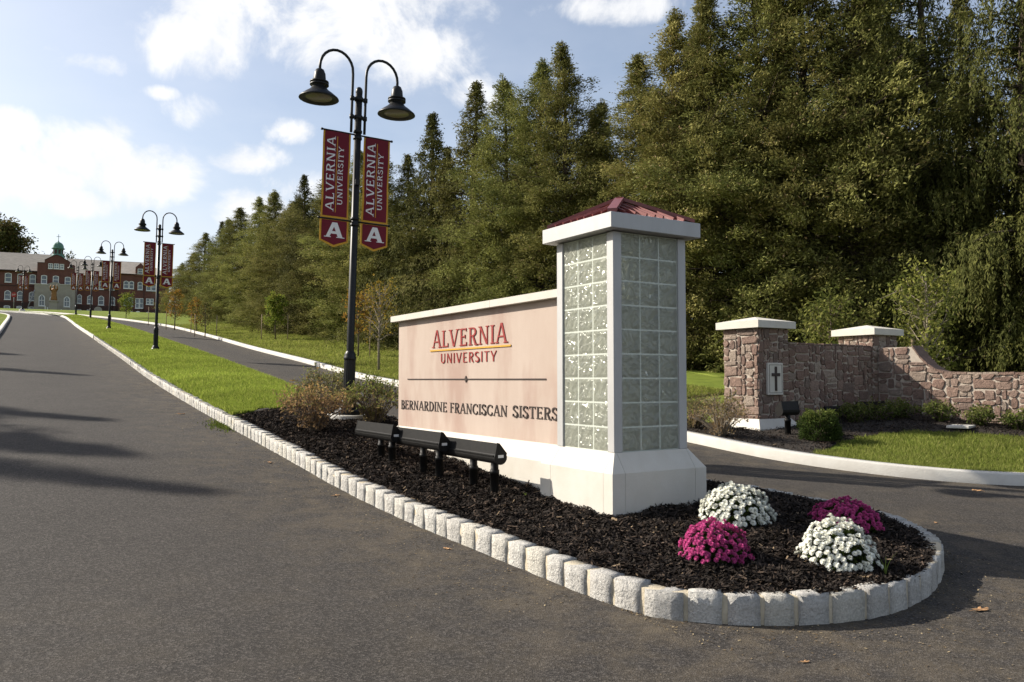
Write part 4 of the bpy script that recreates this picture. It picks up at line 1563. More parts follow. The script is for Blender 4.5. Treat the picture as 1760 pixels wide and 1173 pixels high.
def rubble(parent, org, ax, nrm, w, h, rng, top=None, cell=.047, proud=.010, wr=(3, 8), hr=(2, 4)):
    """stones on the plane through org (lower left), ax along, z up, nrm outward"""
    ax = Vector(ax); nrm = Vector(nrm); org = Vector(org)
    n = 0
    for (a0, a1, b0, b1) in pack(w, h, cell, rng, wr, hr):
        if top is not None:
            t0, t1 = top(a0), top(a1)
            if b0 > min(t0, t1) - .03:
                continue
        m = .009
        jx = min(.022, (a1 - a0) * .14); jz = min(.020, (b1 - b0) * .16)
        # eight-sided irregular outline
        pts = []
        cxr = min((a1 - a0) * .28, .05) * rng.uniform(.3, 1); czr = min((b1 - b0) * .30, .045) * rng.uniform(.3, 1)
        raw = [(a0 + m, b0 + m + czr), (a0 + m + cxr, b0 + m), (a1 - m - cxr, b0 + m), (a1 - m, b0 + m + czr), (a1 - m, b1 - m - czr), (a1 - m - cxr, b1 - m), (a0 + m + cxr, b1 - m), (a0 + m, b1 - m - czr)]
        for u, v in raw:
            u += rng.uniform(-jx, jx) * .9; v += rng.uniform(-jz, jz) * .9
            u = min(max(u, .003), w - .003); v = min(max(v, 0), h - .004)
            if top is not None:
                v = min(v, top(u) - .006)
            pts.append((u, v))
        cx_ = sum(p[0] for p in pts) / 8; cz_ = sum(p[1] for p in pts) / 8
        if max(p[1] for p in pts) - min(p[1] for p in pts) < .03:
            continue
        pr = proud * rng.uniform(.5, 1.5)
        o0 = Vector((cx_, 0, cz_))
        V = []
        for u, v in pts:
            V.append(ax * (u - cx_) + Vector((0, 0, v - cz_)) - nrm * .02)
        for u, v in pts:
            V.append(ax * (u - cx_) + Vector((0, 0, v - cz_)) + nrm * (pr * .3))
        for u, v in pts:
            V.append(ax * ((u - cx_) * .90) + Vector((0, 0, (v - cz_) * .88)) + nrm * (pr + rng.uniform(-.006, .006)))
        V.append(nrm * (pr * 1.2))
        F = []
        for i in range(8):
            jn = (i + 1) % 8
            F += [(i, jn, 8 + jn, 8 + i), (8 + i, 8 + jn, 16 + jn, 16 + i), (16 + i, 16 + jn, 24)]
        b = MB().add(V, F)
        b.build('stone', 'red_stone', parent).location = org + ax * cx_ + Vector((0, 0, cz_))
        n += 1
    return n


gate = thing('stone_gate_wall', 'red stone gate wall with two capped pillars and a curved step down, behind the right lane', 'wall', (4.261, 13.8, 0), GA)
rng = random.Random(7)
ns = 0


def gate_pillar(x0, y0, z0, zc, label):
    global ns
    w = .8
    core = MB().box(x0 + .012, x0 + w - .012, y0 + .012, y0 + w - .012, z0 - .3, zc + .001).build('pillar', 'wall_mortar', gate)
    core['label'] = label
    h = zc - z0
    ns += rubble(core, (x0, y0, z0), (1, 0, 0), (0, -1, 0), w, h, rng)
    ns += rubble(core, (x0, y0 + w, z0), (0, -1, 0), (-1, 0, 0), w, h, rng)
    # cap: slab with a low pyramid
    b = MB()
    o = .09
    a0, a1, b0, b1 = x0 - o, x0 + w + o, y0 - o, y0 + w + o
    V = [(a0, b0, zc), (a1, b0, zc), (a1, b1, zc), (a0, b1, zc), (a0, b0, zc + .125), (a1, b0, zc + .125), (a1, b1, zc + .125), (a0, b1, zc + .125), (x0 + w / 2, y0 + w / 2, zc + .225)]
    b.add(V, [(0, 3, 2, 1), (0, 1, 5, 4), (1, 2, 6, 5), (2, 3, 7, 6), (3, 0, 4, 7), (4, 5, 8), (5, 6, 8), (6, 7, 8), (7, 4, 8)])
    b.build('pillar_cap', 'limestone', core)
    return core


p1 = gate_pillar(0, 0, .74, 2.35, 'front pillar bearing the cross plaque')
plinth('pillar_base', -.15, .95, -.15, .95, .25, .60, .765, .14, gate)
p2 = gate_pillar(3.5, .15, .66, 2.335, 'rear pillar')
# wall between the pillars
WT = 2.10
b = MB().box(.80, 3.50, .212, .60, .3, WT - .004)
w1 = b.build('wall', 'wall_mortar', gate)
ns += rubble(w1, (.80, .20, .62), (1, 0, 0), (0, -1, 0), 2.70, WT - .62, rng)
# outer wall with the swept top
a2 = Vector((.116, -.993, 0)).normalized(); n2 = Vector((-a2.y * -1, a2.x * -1, 0))
n2 = Vector((-.993, -.116, 0)).normalized()
o2 = Vector((3.62, .14, .60))
LW = 4.6


def top2(s):
    hi, lo = WT - .60 - .02, 1.565 - .60
    if s < .68:
        return hi
    if s < 1.35:
        q = (s - .68) / .67
        return lo + (hi - lo) * (1 - q)**2.2
    return lo - .01 * (s - 1.35)


ss = [0, .34, .68, .74, .82, .9, 1.0, 1.1, 1.2, 1.35, 2, 3, LW]
b = MB()
th = .42
V = []
for s in ss:
    for dd_ in (0, th):
        P0 = o2 + a2 * s - n2 * (dd_ + .012)
        V += [(P0.x, P0.y, .2), (P0.x, P0.y, .60 + top2(s) - .004)]
F = []
for i in range(len(ss) - 1):
    o = 4 * i
    F += [(o, o + 4, o + 5, o + 1), (o + 2, o + 3, o + 7, o + 6), (o + 1, o + 5, o + 7, o + 3)]
F += [(0, 1, 3, 2), (len(V) - 4, len(V) - 2, len(V) - 1, len(V) - 3)]
b.add(V, F)
w2 = b.build('wall', 'wall_mortar', gate)
w2['label'] = 'outer wall with swept top'
ns += rubble(w2, o2, a2, n2, LW, WT - .62, rng, top=top2, wr=(3, 9))
# stones capping the sweep and the low wall top
for i in range(17):
    s0 = .68 + i * .145 if i < 5 else 1.40 + (i - 5) * .26
    s1 = s0 + (.135 if i < 5 else .245)
    if s1 > LW:
        break
    q0 = o2 + a2 * s0; q1 = o2 + a2 * s1
    b = MB()
    h0, h1 = .60 + top2(s0), .60 + top2(s1)
    e1 = n2 * .014; e2 = -n2 * (th - .01)
    lo_ = -.02
    c0 = Vector((q0.x, q0.y, 0)); c1 = Vector((q1.x, q1.y, 0))
    V = []
    for (cc, hh) in ((c0, h0), (c1, h1)):
        for ee in (e1, e2):
            pz = cc + ee
            V += [(pz.x, pz.y, hh + lo_), (pz.x, pz.y, hh + .022 + rng.uniform(-.008, .010))]
    b.add(V, [(0, 1, 3, 2), (4, 6, 7, 5), (0, 4, 5, 1), (2, 3, 7, 6), (1, 5, 7, 3), (0, 2, 6, 4)])
    b.build('stone', 'red_stone', w2)
for i in range(11):
    x0 = .80 + i * .245
    MB().bbox(x0 + .006, min(x0 + .237, 3.49), .19, .585, WT - .01, WT + .02 + rng.uniform(-.008, .012), .008).build('stone', 'red_stone', w1)
# plaque with a cross on the front pillar
b = MB().bbox(.185, .575, -.055, -.004, 1.18, 1.74, .006)
plq = b.build('plaque', 'limestone', gate)
b = MB()
for q in ((.215, .545, 1.213, 1.220), (.215, .545, 1.700, 1.707)):
    b.box(q[0], q[1], -.058, -.054, q[2], q[3])
for q in (.215, .538):
    b.box(q, q + .007, -.0582, -.0542, 1.2201, 1.6999)
b.build('border', 'letter_black', plq)
b = MB().box(.355, .405, -.068, -.054, 1.25, 1.675)
b.box(.275, .354, -.067, -.0543, 1.505, 1.560); b.box(.406, .485, -.067, -.0543, 1.505, 1.560)
b.build('cross', 'letter_black', plq)
gx_, gy_ = gate_w(-.02, -.62)
tq, pq = tp(gx_, gy_)
floodlight('floodlight', 'small black floodlight on one post before the cross plaque', gx_, gy_, GA, float(lawn_z(tq, pq)) + .03, .93, .40, .20, (0.0,), 'floodlights at the gate wall', 1.25)
for k, (a, lab) in enumerate(((2.0, 'long dark floodlight low in the shade of the gate wall, nearer the plaque'), (2.95, 'long dark floodlight low in the shade of the gate wall, by the rear pillar'))):
    gx_, gy_ = gate_w(a, -.12)
    tq, pq = tp(gx_, gy_)
    zg = float(lawn_z(tq, pq))
    floodlight('floodlight', lab, gx_, gy_, GA, zg, zg + .17, .82, .41, (-.22, .22), 'floodlights at the gate wall', .8)
gx_, gy_ = gate_w(2.75, -1.95)
tq, pq = tp(gx_, gy_)
b = MB().bbox(-.26, .26, -.17, .17, -.03, .012, .006)
o = b.build('utility_cover', 'kerb_concrete')
b = MB().box(-.1, .1, -.012, .012, .0122, .018)
b.build('handle', 'galv', o)
o.location = (gx_, gy_, float(lawn_z(tq, pq)) + .07); o.rotation_euler = (0, 0, GA + .3)
tag(o, 'flat pale concrete slab lying in the mulch edge before the gate wall', 'cover')

# ------------------------------------------------------------------ brick building on the hill
BA = R(23)
BO = (-97.94, 152.0)
bld = thing('brick_building', 'long red brick building with slate roof and green cupola at the top of the drive', 'building', (*BO, 0), BA)
# local x along the front, -y towards the drive
EV = 22.3
b = MB()
b.box(-60, 6.1, 0, 14, 16.35, EV)
b.box(12.6, 20.3, 0.3, 14, 16.2, 21.95)
b.box(20.3, 29.5, -.5, 14, 15.6, 22.6)
b.build('wall', 'far_brick', bld)
b = MB()
b.box(-60, 6.0, -.12, 14, 11, 16.345); b.box(12.7, 20.2, .18, 14, 11, 16.195); b.box(20.2, 29.6, -.62, 14, 11, 15.595)
b.build('basement_wall', 'dark_brick', bld)
# string course and eaves gutter
b = MB(); b.box(-60, 6.05, -.09, -.001, 19.45, 19.62); b.box(12.62, 20.28, .21, .299, 19.3, 19.45)
b.build('string_course', 'dark_brick', bld)
b = MB(); b.box(-60, 6.05, -.55, .1, EV + .002, EV + .2); b.box(12.65, 20.25, -.25, .4, 21.952, 22.12); b.box(20.2, 22.6, -.95, -.3, 22.602, 22.75); b.box(25.8, 29.9, -.95, -.3, 22.602, 22.75)
b.build('gutter', 'dark_brick', bld)


def roof(x0, x1, y0, ye, yr, ze, zr, hip1=0):
    b = MB()
    V = [(x0, y0, ze), (x1, y0, ze), (x1 - hip1, yr, zr), (x0, yr, zr), (x0, 2 * yr - y0, ze), (x1, 2 * yr - y0, ze)]
    b.add(V, [(0, 1, 2, 3), (3, 2, 5, 4), (1, 5, 2), (0, 3, 4)])
    return b


roof(-60, 8, -.6, 0, 6.5, EV + .15, 26.75).build('roof', 'slate_roof', bld)
roof(10.5, 25.5, -.3, 0, 6.8, 22.1, 26.2).build('roof', 'slate_roof', bld)
roof(20.1, 29.8, -1.0, 0, 6.4, 22.72, 26.0, 4.6).build('roof', 'slate_roof', bld)
# centre bay with shaped gable
b = MB()
pts = [(6.1, 13), (12.4, 13), (12.4, 23.8), (11.56, 23.8), (11.56, 24.5), (9.95, 25.5), (9.35, 25.7), (8.75, 25.5), (7.3, 24.6), (7.3, 24.05), (6.1, 24.05)]
b.prism([(x, -.9, z) for x, z in pts], (0, 1.6, 0))
bay = b.build('bay', 'far_brick', bld)
b = MB()
for (xa, za), (xb, zb_) in zip(pts[2:-1], pts[3:]):
    d_ = Vector((xb - xa, 0, zb_ - za)); nn = Vector((-d_.z, 0, d_.x)).normalized()
    if nn.z < 0 or (abs(nn.z) < .01):
        nn = -nn if nn.z < -.01 else nn
    if abs(d_.x) < .05:
        continue
    b.prism([(xa, -1.0, za), (xb, -1.0, zb_), (xb, .75, zb_), (xa, .75, za)], Vector((0, 0, .12)))
b.build('gable_coping', 'dark_brick', bay)
roof(7.4, 11.5, .7, 0, .8, 23.5, 24.3).build('roof', 'slate_roof', bld) if False else None


def window(x0, x1, z0, z1, y, parent=bld, arch=0.0, mull=1, fw=.11, trans=None):
    """white frame, sash bar, two panes"""
    w = x1 - x0
    b = MB()
    n = 8
    top = []
    for i in range(n + 1):
        s = i / n
        top.append((x0 + w * s, z1 - arch + arch * math.sin(math.pi * s)))
    outer = [(x0, z0)] + [(x1, z0)] + top[::-1]
    inner = [(x0 + fw, z0 + fw), (x1 - fw, z0 + fw)] + [(x0 + fw + (p[0] - x0) * (w - 2 * fw) / w, p[1] - fw) for p in top[::-1]]
    m = len(outer)
    V = [(p[0], y - .07, p[1]) for p in outer] + [(p[0], y - .07, p[1]) for p in inner] + [(p[0], y + .05, p[1]) for p in outer] + [(p[0], y + .05, p[1]) for p in inner]
    F = []
    for i in range(m):
        jn = (i + 1) % m
        F += [(i, jn, m + jn, m + i), (i, 2 * m + i, 2 * m + jn, jn), (m + i, m + jn, 3 * m + jn, 3 * m + i)]
    b.add(V, F)
    zm = (z0 + z1) / 2
    b.box(x0 + fw, x1 - fw, y - .065, y + .02, zm - .05, zm + .05)
    if mull > 1:
        for i in range(1, mull):
            xx = x0 + w * i / mull
            b.box(xx - .04, xx + .04, y - .06, y + .015, z0 + fw, zm - .051); b.box(xx - .04, xx + .04, y - .06, y + .015, zm + .051, z1 - fw - arch * .5)
    b.box(x0 - .06, x1 + .06, y - .14, y + .0, z0 - .10, z0 - .002)
    f = b.build('window', 'window_white', parent)
    b = MB()
    b.add([(p[0], y - .02, p[1]) for p in inner], [list(range(m))])
    b.build('pane', 'pane_glass', f)
    return f


for q in [(0.64, 1.76, 20.12, 21.92), (2.72, 3.8, 20.03, 21.87), (4.75, 5.8, 20.01, 21.82)]:
    window(*q, -.02, arch=.15)
for q in [(0.65, 1.71, 16.76, 18.55), (2.75, 3.73, 16.72, 18.53), (4.72, 5.78, 16.69, 18.45)]:
    window(*q, -.02, arch=.32)
for q in [(0.63, 1.66, 14.95, 15.62), (2.73, 3.73, 14.98, 15.6), (4.71, 5.72, 14.82, 15.54)]:
    window(*q, -.14, arch=.1)
for k in range(1, 5):          # the wing goes on beyond the frame
    for z0, z1, ar in ((20.1, 21.9, .15), (16.75, 18.55, .32)):
        window(.64 - 2.08 * k, 1.72 - 2.08 * k, z0, z1, -.02, arch=ar)
for q in [(7.96, 8.71, 23.01, 24.02), (8.89, 9.78, 23.02, 24.03), (9.92, 10.64, 22.99, 24.01)]:
    window(*q, -.92, bay, mull=2)
for q in [(6.8, 7.81, 19.99, 21.69), (8.79, 9.81, 20.03, 21.67), (10.84, 11.85, 19.8, 21.54)]:
    window(*q, -.92, bay, arch=.14)
for q in [(12.88, 13.75, 16.48, 18.33), (14.69, 15.64, 16.47, 18.22), (16.65, 17.69, 16.31, 18.18), (18.63, 19.68, 16.36, 18.09)]:
    window(*q, .28, arch=.34)
for q in [(13.0, 13.85, 19.5, 21.2), (14.8, 15.7, 19.5, 21.2), (16.7, 17.6, 19.45, 21.15), (18.6, 19.5, 19.4, 21.1)]:
    window(*q, .28, arch=.14)
for q in [(12.84, 13.7, 14.39, 15.3), (14.68, 15.58, 14.33, 15.3), (18.73, 19.62, 14.1, 15.2)]:
    window(*q, .16)
for q in [(21.19, 22.13, 19.74, 21.31), (22.20, 23.07, 19.73, 21.31), (23.76, 24.67, 19.61, 21.22), (25.34, 26.22, 19.48, 21.15), (26.29, 27.15, 19.47, 21.09)]:
    window(*q, -.52, arch=.2)
for q in [(21.26, 22.15, 16.23, 18.01), (22.20, 22.99, 16.21, 18.0), (23.39, 24.14, 15.82, 17.85), (24.18, 24.9, 15.85, 17.88), (25.37, 26.05, 16.67, 17.88), (26.1, 26.76, 16.64, 17.86)]:
    window(*q, -.52)
for q in [(22.18, 22.97, 14.09, 15.2), (25.36, 26.1, 14.11, 15.13), (26.24, 27.15, 14.04, 15.04)]:
    window(*q, -.64, arch=.12)
# dormer on the pavilion
b = MB()
pts = [(23.3, 22.3), (25.2, 22.3), (25.2, 24.05), (24.25, 25.05), (23.3, 24.15)]
b.prism([(x, -.72, z) for x, z in pts], (0, 3.2, 0))
dm = b.build('dormer', 'far_brick', bld)
window(23.71, 24.66, 22.75, 23.85, -.74, dm)
for xx, yy in ((6.02, -.2), (12.55, .1), (19.2, .1), (20.22, -.65), (24.95, -.65)):
    MB().tube([(xx, yy - .06, 13.5), (xx, yy - .06, 21.9)], .07, 6).build('downpipe', 'dark_brick', bld)
# cupola
b = MB()
b.lathe([(1.15, 25.0), (1.15, 26.0), (.95, 26.05), (.90, 26.15), (.90, 27.2), (1.18, 27.3), (1.2, 27.45), (1.0, 27.5), (.98, 27.6), (.93, 27.95), (.78, 28.3), (.5, 28.58), (.2, 28.7), (.1, 28.85), (.08, 29.0), (0, 29.05)], 8, (9.25, 1.8, 0), 0, False)
cup = b.build('cupola', 'copper_green', bld)
for k in range(8):
    a = (k + .5) * math.pi / 4
    cx_, cy_ = 9.25 + .845 * math.cos(a), 1.8 + .845 * math.sin(a)
    b = MB().box(-.02, .03, -.2, .2, 26.3, 27.1)
    o = b.build('louvre', 'dark_brick', cup); o.location = (cx_, cy_, 0); o.rotation_euler = (0, 0, a)
b = MB().box(9.21, 9.29, 1.76, 1.84, 29.0, 30.25); b.box(8.9, 9.209, 1.765, 1.835, 29.75, 29.83); b.box(9.291, 9.6, 1.765, 1.835, 29.75, 29.83)
b.build('cross', 'copper_green', bld)

# pale stone front with three arched openings
por = thing('chapel_front', 'grey stone chapel front with stepped top and arched windows, before the brick building', 'stone front', (*BO, 0), BA)
b = MB()
pts = [(5.9, 12.5), (12.75, 12.5), (12.75, 19.75), (10.1, 19.8), (10.1, 20.12), (9.2, 20.30), (8.2, 19.95), (8.2, 19.75), (5.9, 19.7)]
b.prism([(x, -2.2, z) for x, z in pts], (0, 1.25, 0))
b.build('front_wall', 'grey_stone', por)
b = MB()
b.box(5.8, 8.19, -2.3, -.9, 19.702, 19.85); b.box(10.11, 12.85, -2.3, -.9, 19.802, 19.92)
b.build('coping', 'limestone', por)
for q in [(6.66, 7.72, 15.55, 17.77), (8.48, 9.39, 15.42, 17.61), (10.89, 11.97, 15.51, 17.59)]:
    f = window(*q, -2.22, por, arch=.45, mull=2, fw=.15)
    b = MB()
    x0, x1, z0, z1 = q
    n = 10
    V = []
    for i in range(n + 1):
        a = math.pi - math.pi * i / n
        for rr in (1.12, 1.38):
            V.append(((x0 + x1) / 2 + (x1 - x0) / 2 * rr * math.cos(a), -2.29, z1 - .45 + .52 * rr * math.sin(a)))
    b.add(V, [(2 * i, 2 * i + 1, 2 * i + 3, 2 * i + 2) for i in range(n)])
    V2 = [(v[0], -2.19, v[2]) for v in V]
    b.add(V2, [(2 * i, 2 * i + 2, 2 * i + 3, 2 * i + 1) for i in range(n)])
    b.build('arch_moulding', 'grey_stone', por)

# bronze statue with raised arms on a plinth
st = thing('statue', 'bronze robed statue with raised arms on a stone plinth before the chapel front', 'statue')
sx, sy = BO[0] + 9.55 * math.cos(BA) + 5.0 * math.sin(BA), BO[1] + 9.55 * math.sin(BA) - 5.0 * math.cos(BA)
st.location = (sx, sy, float(H(sx, sy)) - .1); st.rotation_euler = (0, 0, BA)
zb_ = st.location.z
b = MB().bbox(-.65, .65, -.6, .6, 0, 16.15 - zb_, .05); b.bbox(-.8, .8, -.75, .75, 16.152 - zb_, 16.42 - zb_, .04)
b.build('plinth', 'grey_stone', st)
b = MB()
z0 = 16.42 - zb_
prof = [(.50, .0), (.56, .05), (.50, .5), (.42, 1.0), (.40, 1.45), (.46, 1.85), (.48, 2.1), (.34, 2.28), (.15, 2.36), (.13, 2.44), (.19, 2.55), (.22, 2.7), (.18, 2.86), (.0, 2.93)]
V = []
F = []
n = 14
for i, (r_, z) in enumerate(prof):
    for k in range(n):
        a = 2 * math.pi * k / n
        fold = 1 + (.09 * math.cos(5 * a + i * .2) if i < 6 else 0)
        V.append((r_ * fold * math.cos(a), .72 * r_ * fold * math.sin(a), z0 + z))
for i in range(len(prof) - 1):
    for k in range(n):
        F.append((i * n + k, i * n + (k + 1) % n, (i + 1) * n + (k + 1) % n, (i + 1) * n + k))
b.add(V, F, 0, True)
for s in (-1, 1):
    b.tube([(s * .30, 0, z0 + 2.12), (s * .52, -.16, z0 + 2.02 + .05 * s), (s * .60, -.34, z0 + 2.40), (s * .50, -.42, z0 + 2.78), (s * .47, -.43, z0 + 2.98)], [.19, .17, .14, .09, .06], 8)
b.build('figure', 'bronze', st)


def post_sign():
    pass


# small things by the building
r = thing('stop_sign', 'red stop sign on a post before the brick wall at the crest', 'road sign')
x, y = -69.0, 110.0
r.location = (x, y, float(H(x, y)) + .1)
MB().tube([(0, 0, 0), (0, 0, 2.7)], .035, 6).build('post', 'galv', r)
b = MB()
oc = [(.38 * math.cos(R(22.5 + 45 * k)), -.05, 2.35 + .38 * math.sin(R(22.5 + 45 * k))) for k in range(8)]
b.prism(oc, (0, .012, 0))
b.build('sign_plate', 'stop_red', r)
b = MB()
xx = -.27
for c in 'STOP':
    if c == 'P':
        q = [bar(.18, 0, .18, 1, .16)] + arcs(.36, .73, .22, .21, -90, 90, .12, .14) + [bar(.18, .94, .36, .94, .12), bar(.18, .52, .36, .52, .12)]; adv = .66
    elif c == 'O':
        q = arcs(.42, .5, .32, .42, 0, 360, .14, .14, 16); adv = .84
    else:
        q, adv = glyph(c, .16, .13, False)
    for i, p in enumerate(q):
        b.add([(xx + a * .165, -.0525 - .0003 * i, 2.26 + cc * .2) for a, cc in p], [(0, 1, 2, 3)])
    xx += adv * .165 + .012
b.build('lettering', 'window_white', r)

wx_, wy_ = BO[0] + 5.35 * math.cos(BA) + 2.4 * math.sin(BA), BO[1] + 5.35 * math.sin(BA) - 2.4 * math.cos(BA)
r = ob('leaning_ladder', None)
tag(r, 'pale ladder leaning up against the left edge of the chapel front', 'ladder')
r.location = (wx_, wy_, 14.2); r.rotation_euler = (0, 0, BA)
for s in (0, .35):
    MB().tube([(-.75, s, 0), (.62, s, 4.4)], .06, 6).build('rail', 'galv', r)
for k in range(13):
    s = (k + .7) / 14
    MB().tube([(-.75 + 1.37 * s, 0, 4.4 * s), (-.75 + 1.37 * s, .35, 4.4 * s)], .03, 5).build('rung', 'galv', r)


def bpt(s, dpt):
    return BO[0] + s * math.cos(BA) + dpt * math.sin(BA), BO[1] + s * math.sin(BA) - dpt * math.cos(BA)


for k, (s, dpt, hh, lab) in enumerate([(8.35, 6.5, 1.35, 'white post left of the statue plinth'), (8.75, 6.6, 1.1, 'shorter white post close to the statue plinth'), (11.0, 6.5, .8, 'low white post right of the statue plinth')]):
    x, y = bpt(s, dpt)
    b = MB().bbox(-.07, .07, -.07, .07, 0, hh, .02); b.lathe([(.09, hh + .002), (.09, hh + .04), (0, hh + .1)], 8)
    tag(ob('white_post', b.me('white_post', 'window_white'), None, (x, y, 13.85 if s < 10 else 13.8), BA), lab, 'post')
x, y = bpt(16.85, 2.2)
r = thing('stone_marker', 'round-topped grey stone marker standing before the brick wall right of the chapel front', 'stone marker', (x, y, 13.9), BA)
b = MB()
pts = [(-.7, 0), (.7, 0)] + [(.7 * math.cos(R(q)), 1.25 + .62 * math.sin(R(q))) for q in range(0, 181, 20)]
b.prism([(p[0], 0, p[1]) for p in pts], (0, .35, 0))
b.build('slab', 'grey_stone', r)
MB().bbox(-.85, .85, -.15, .5, -.1, .18, .02).build('foot', 'grey_stone', r)
x, y = bpt(24.6, 18)
r = thing('white_sign', 'small white round-topped sign on a stem by the right end of the brick building', 'sign', (x, y, float(H(x, y)) - .1), BA)
b = MB()
pts = [(-.45, .5), (.45, .5)] + [(.45 * math.cos(R(q)), 1.25 + .4 * math.sin(R(q))) for q in range(0, 181, 20)]
b.prism([(p[0], -.03, p[1]) for p in pts], (0, .05, 0))
b.build('board', 'window_white', r)
MB().tube([(0, 0, 0), (0, 0, .6)], .05, 6).build('post', 'galv', r)

# ------------------------------------------------------------------ trees


def orient_quads(c, d, l, w, g, nrm=None):
    """leaf quads: centre c, direction d (unit), half length l, half width w; faces turned towards nrm where given"""
    n = len(c)
    r = g.normal(size=(n, 3)) if nrm is None else nrm + g.normal(0, .45, (n, 3))
    s = np.cross(r, d)
    s /= np.linalg.norm(s, axis=1)[:, None] + 1e-9
    a = c - d * l[:, None]
    b = c + d * l[:, None]
    m = c - d * (l * .15)[:, None]
    V = np.stack([a, m - s * w[:, None], b, m + s * w[:, None]], 1)
    return V.reshape(-1, 3)


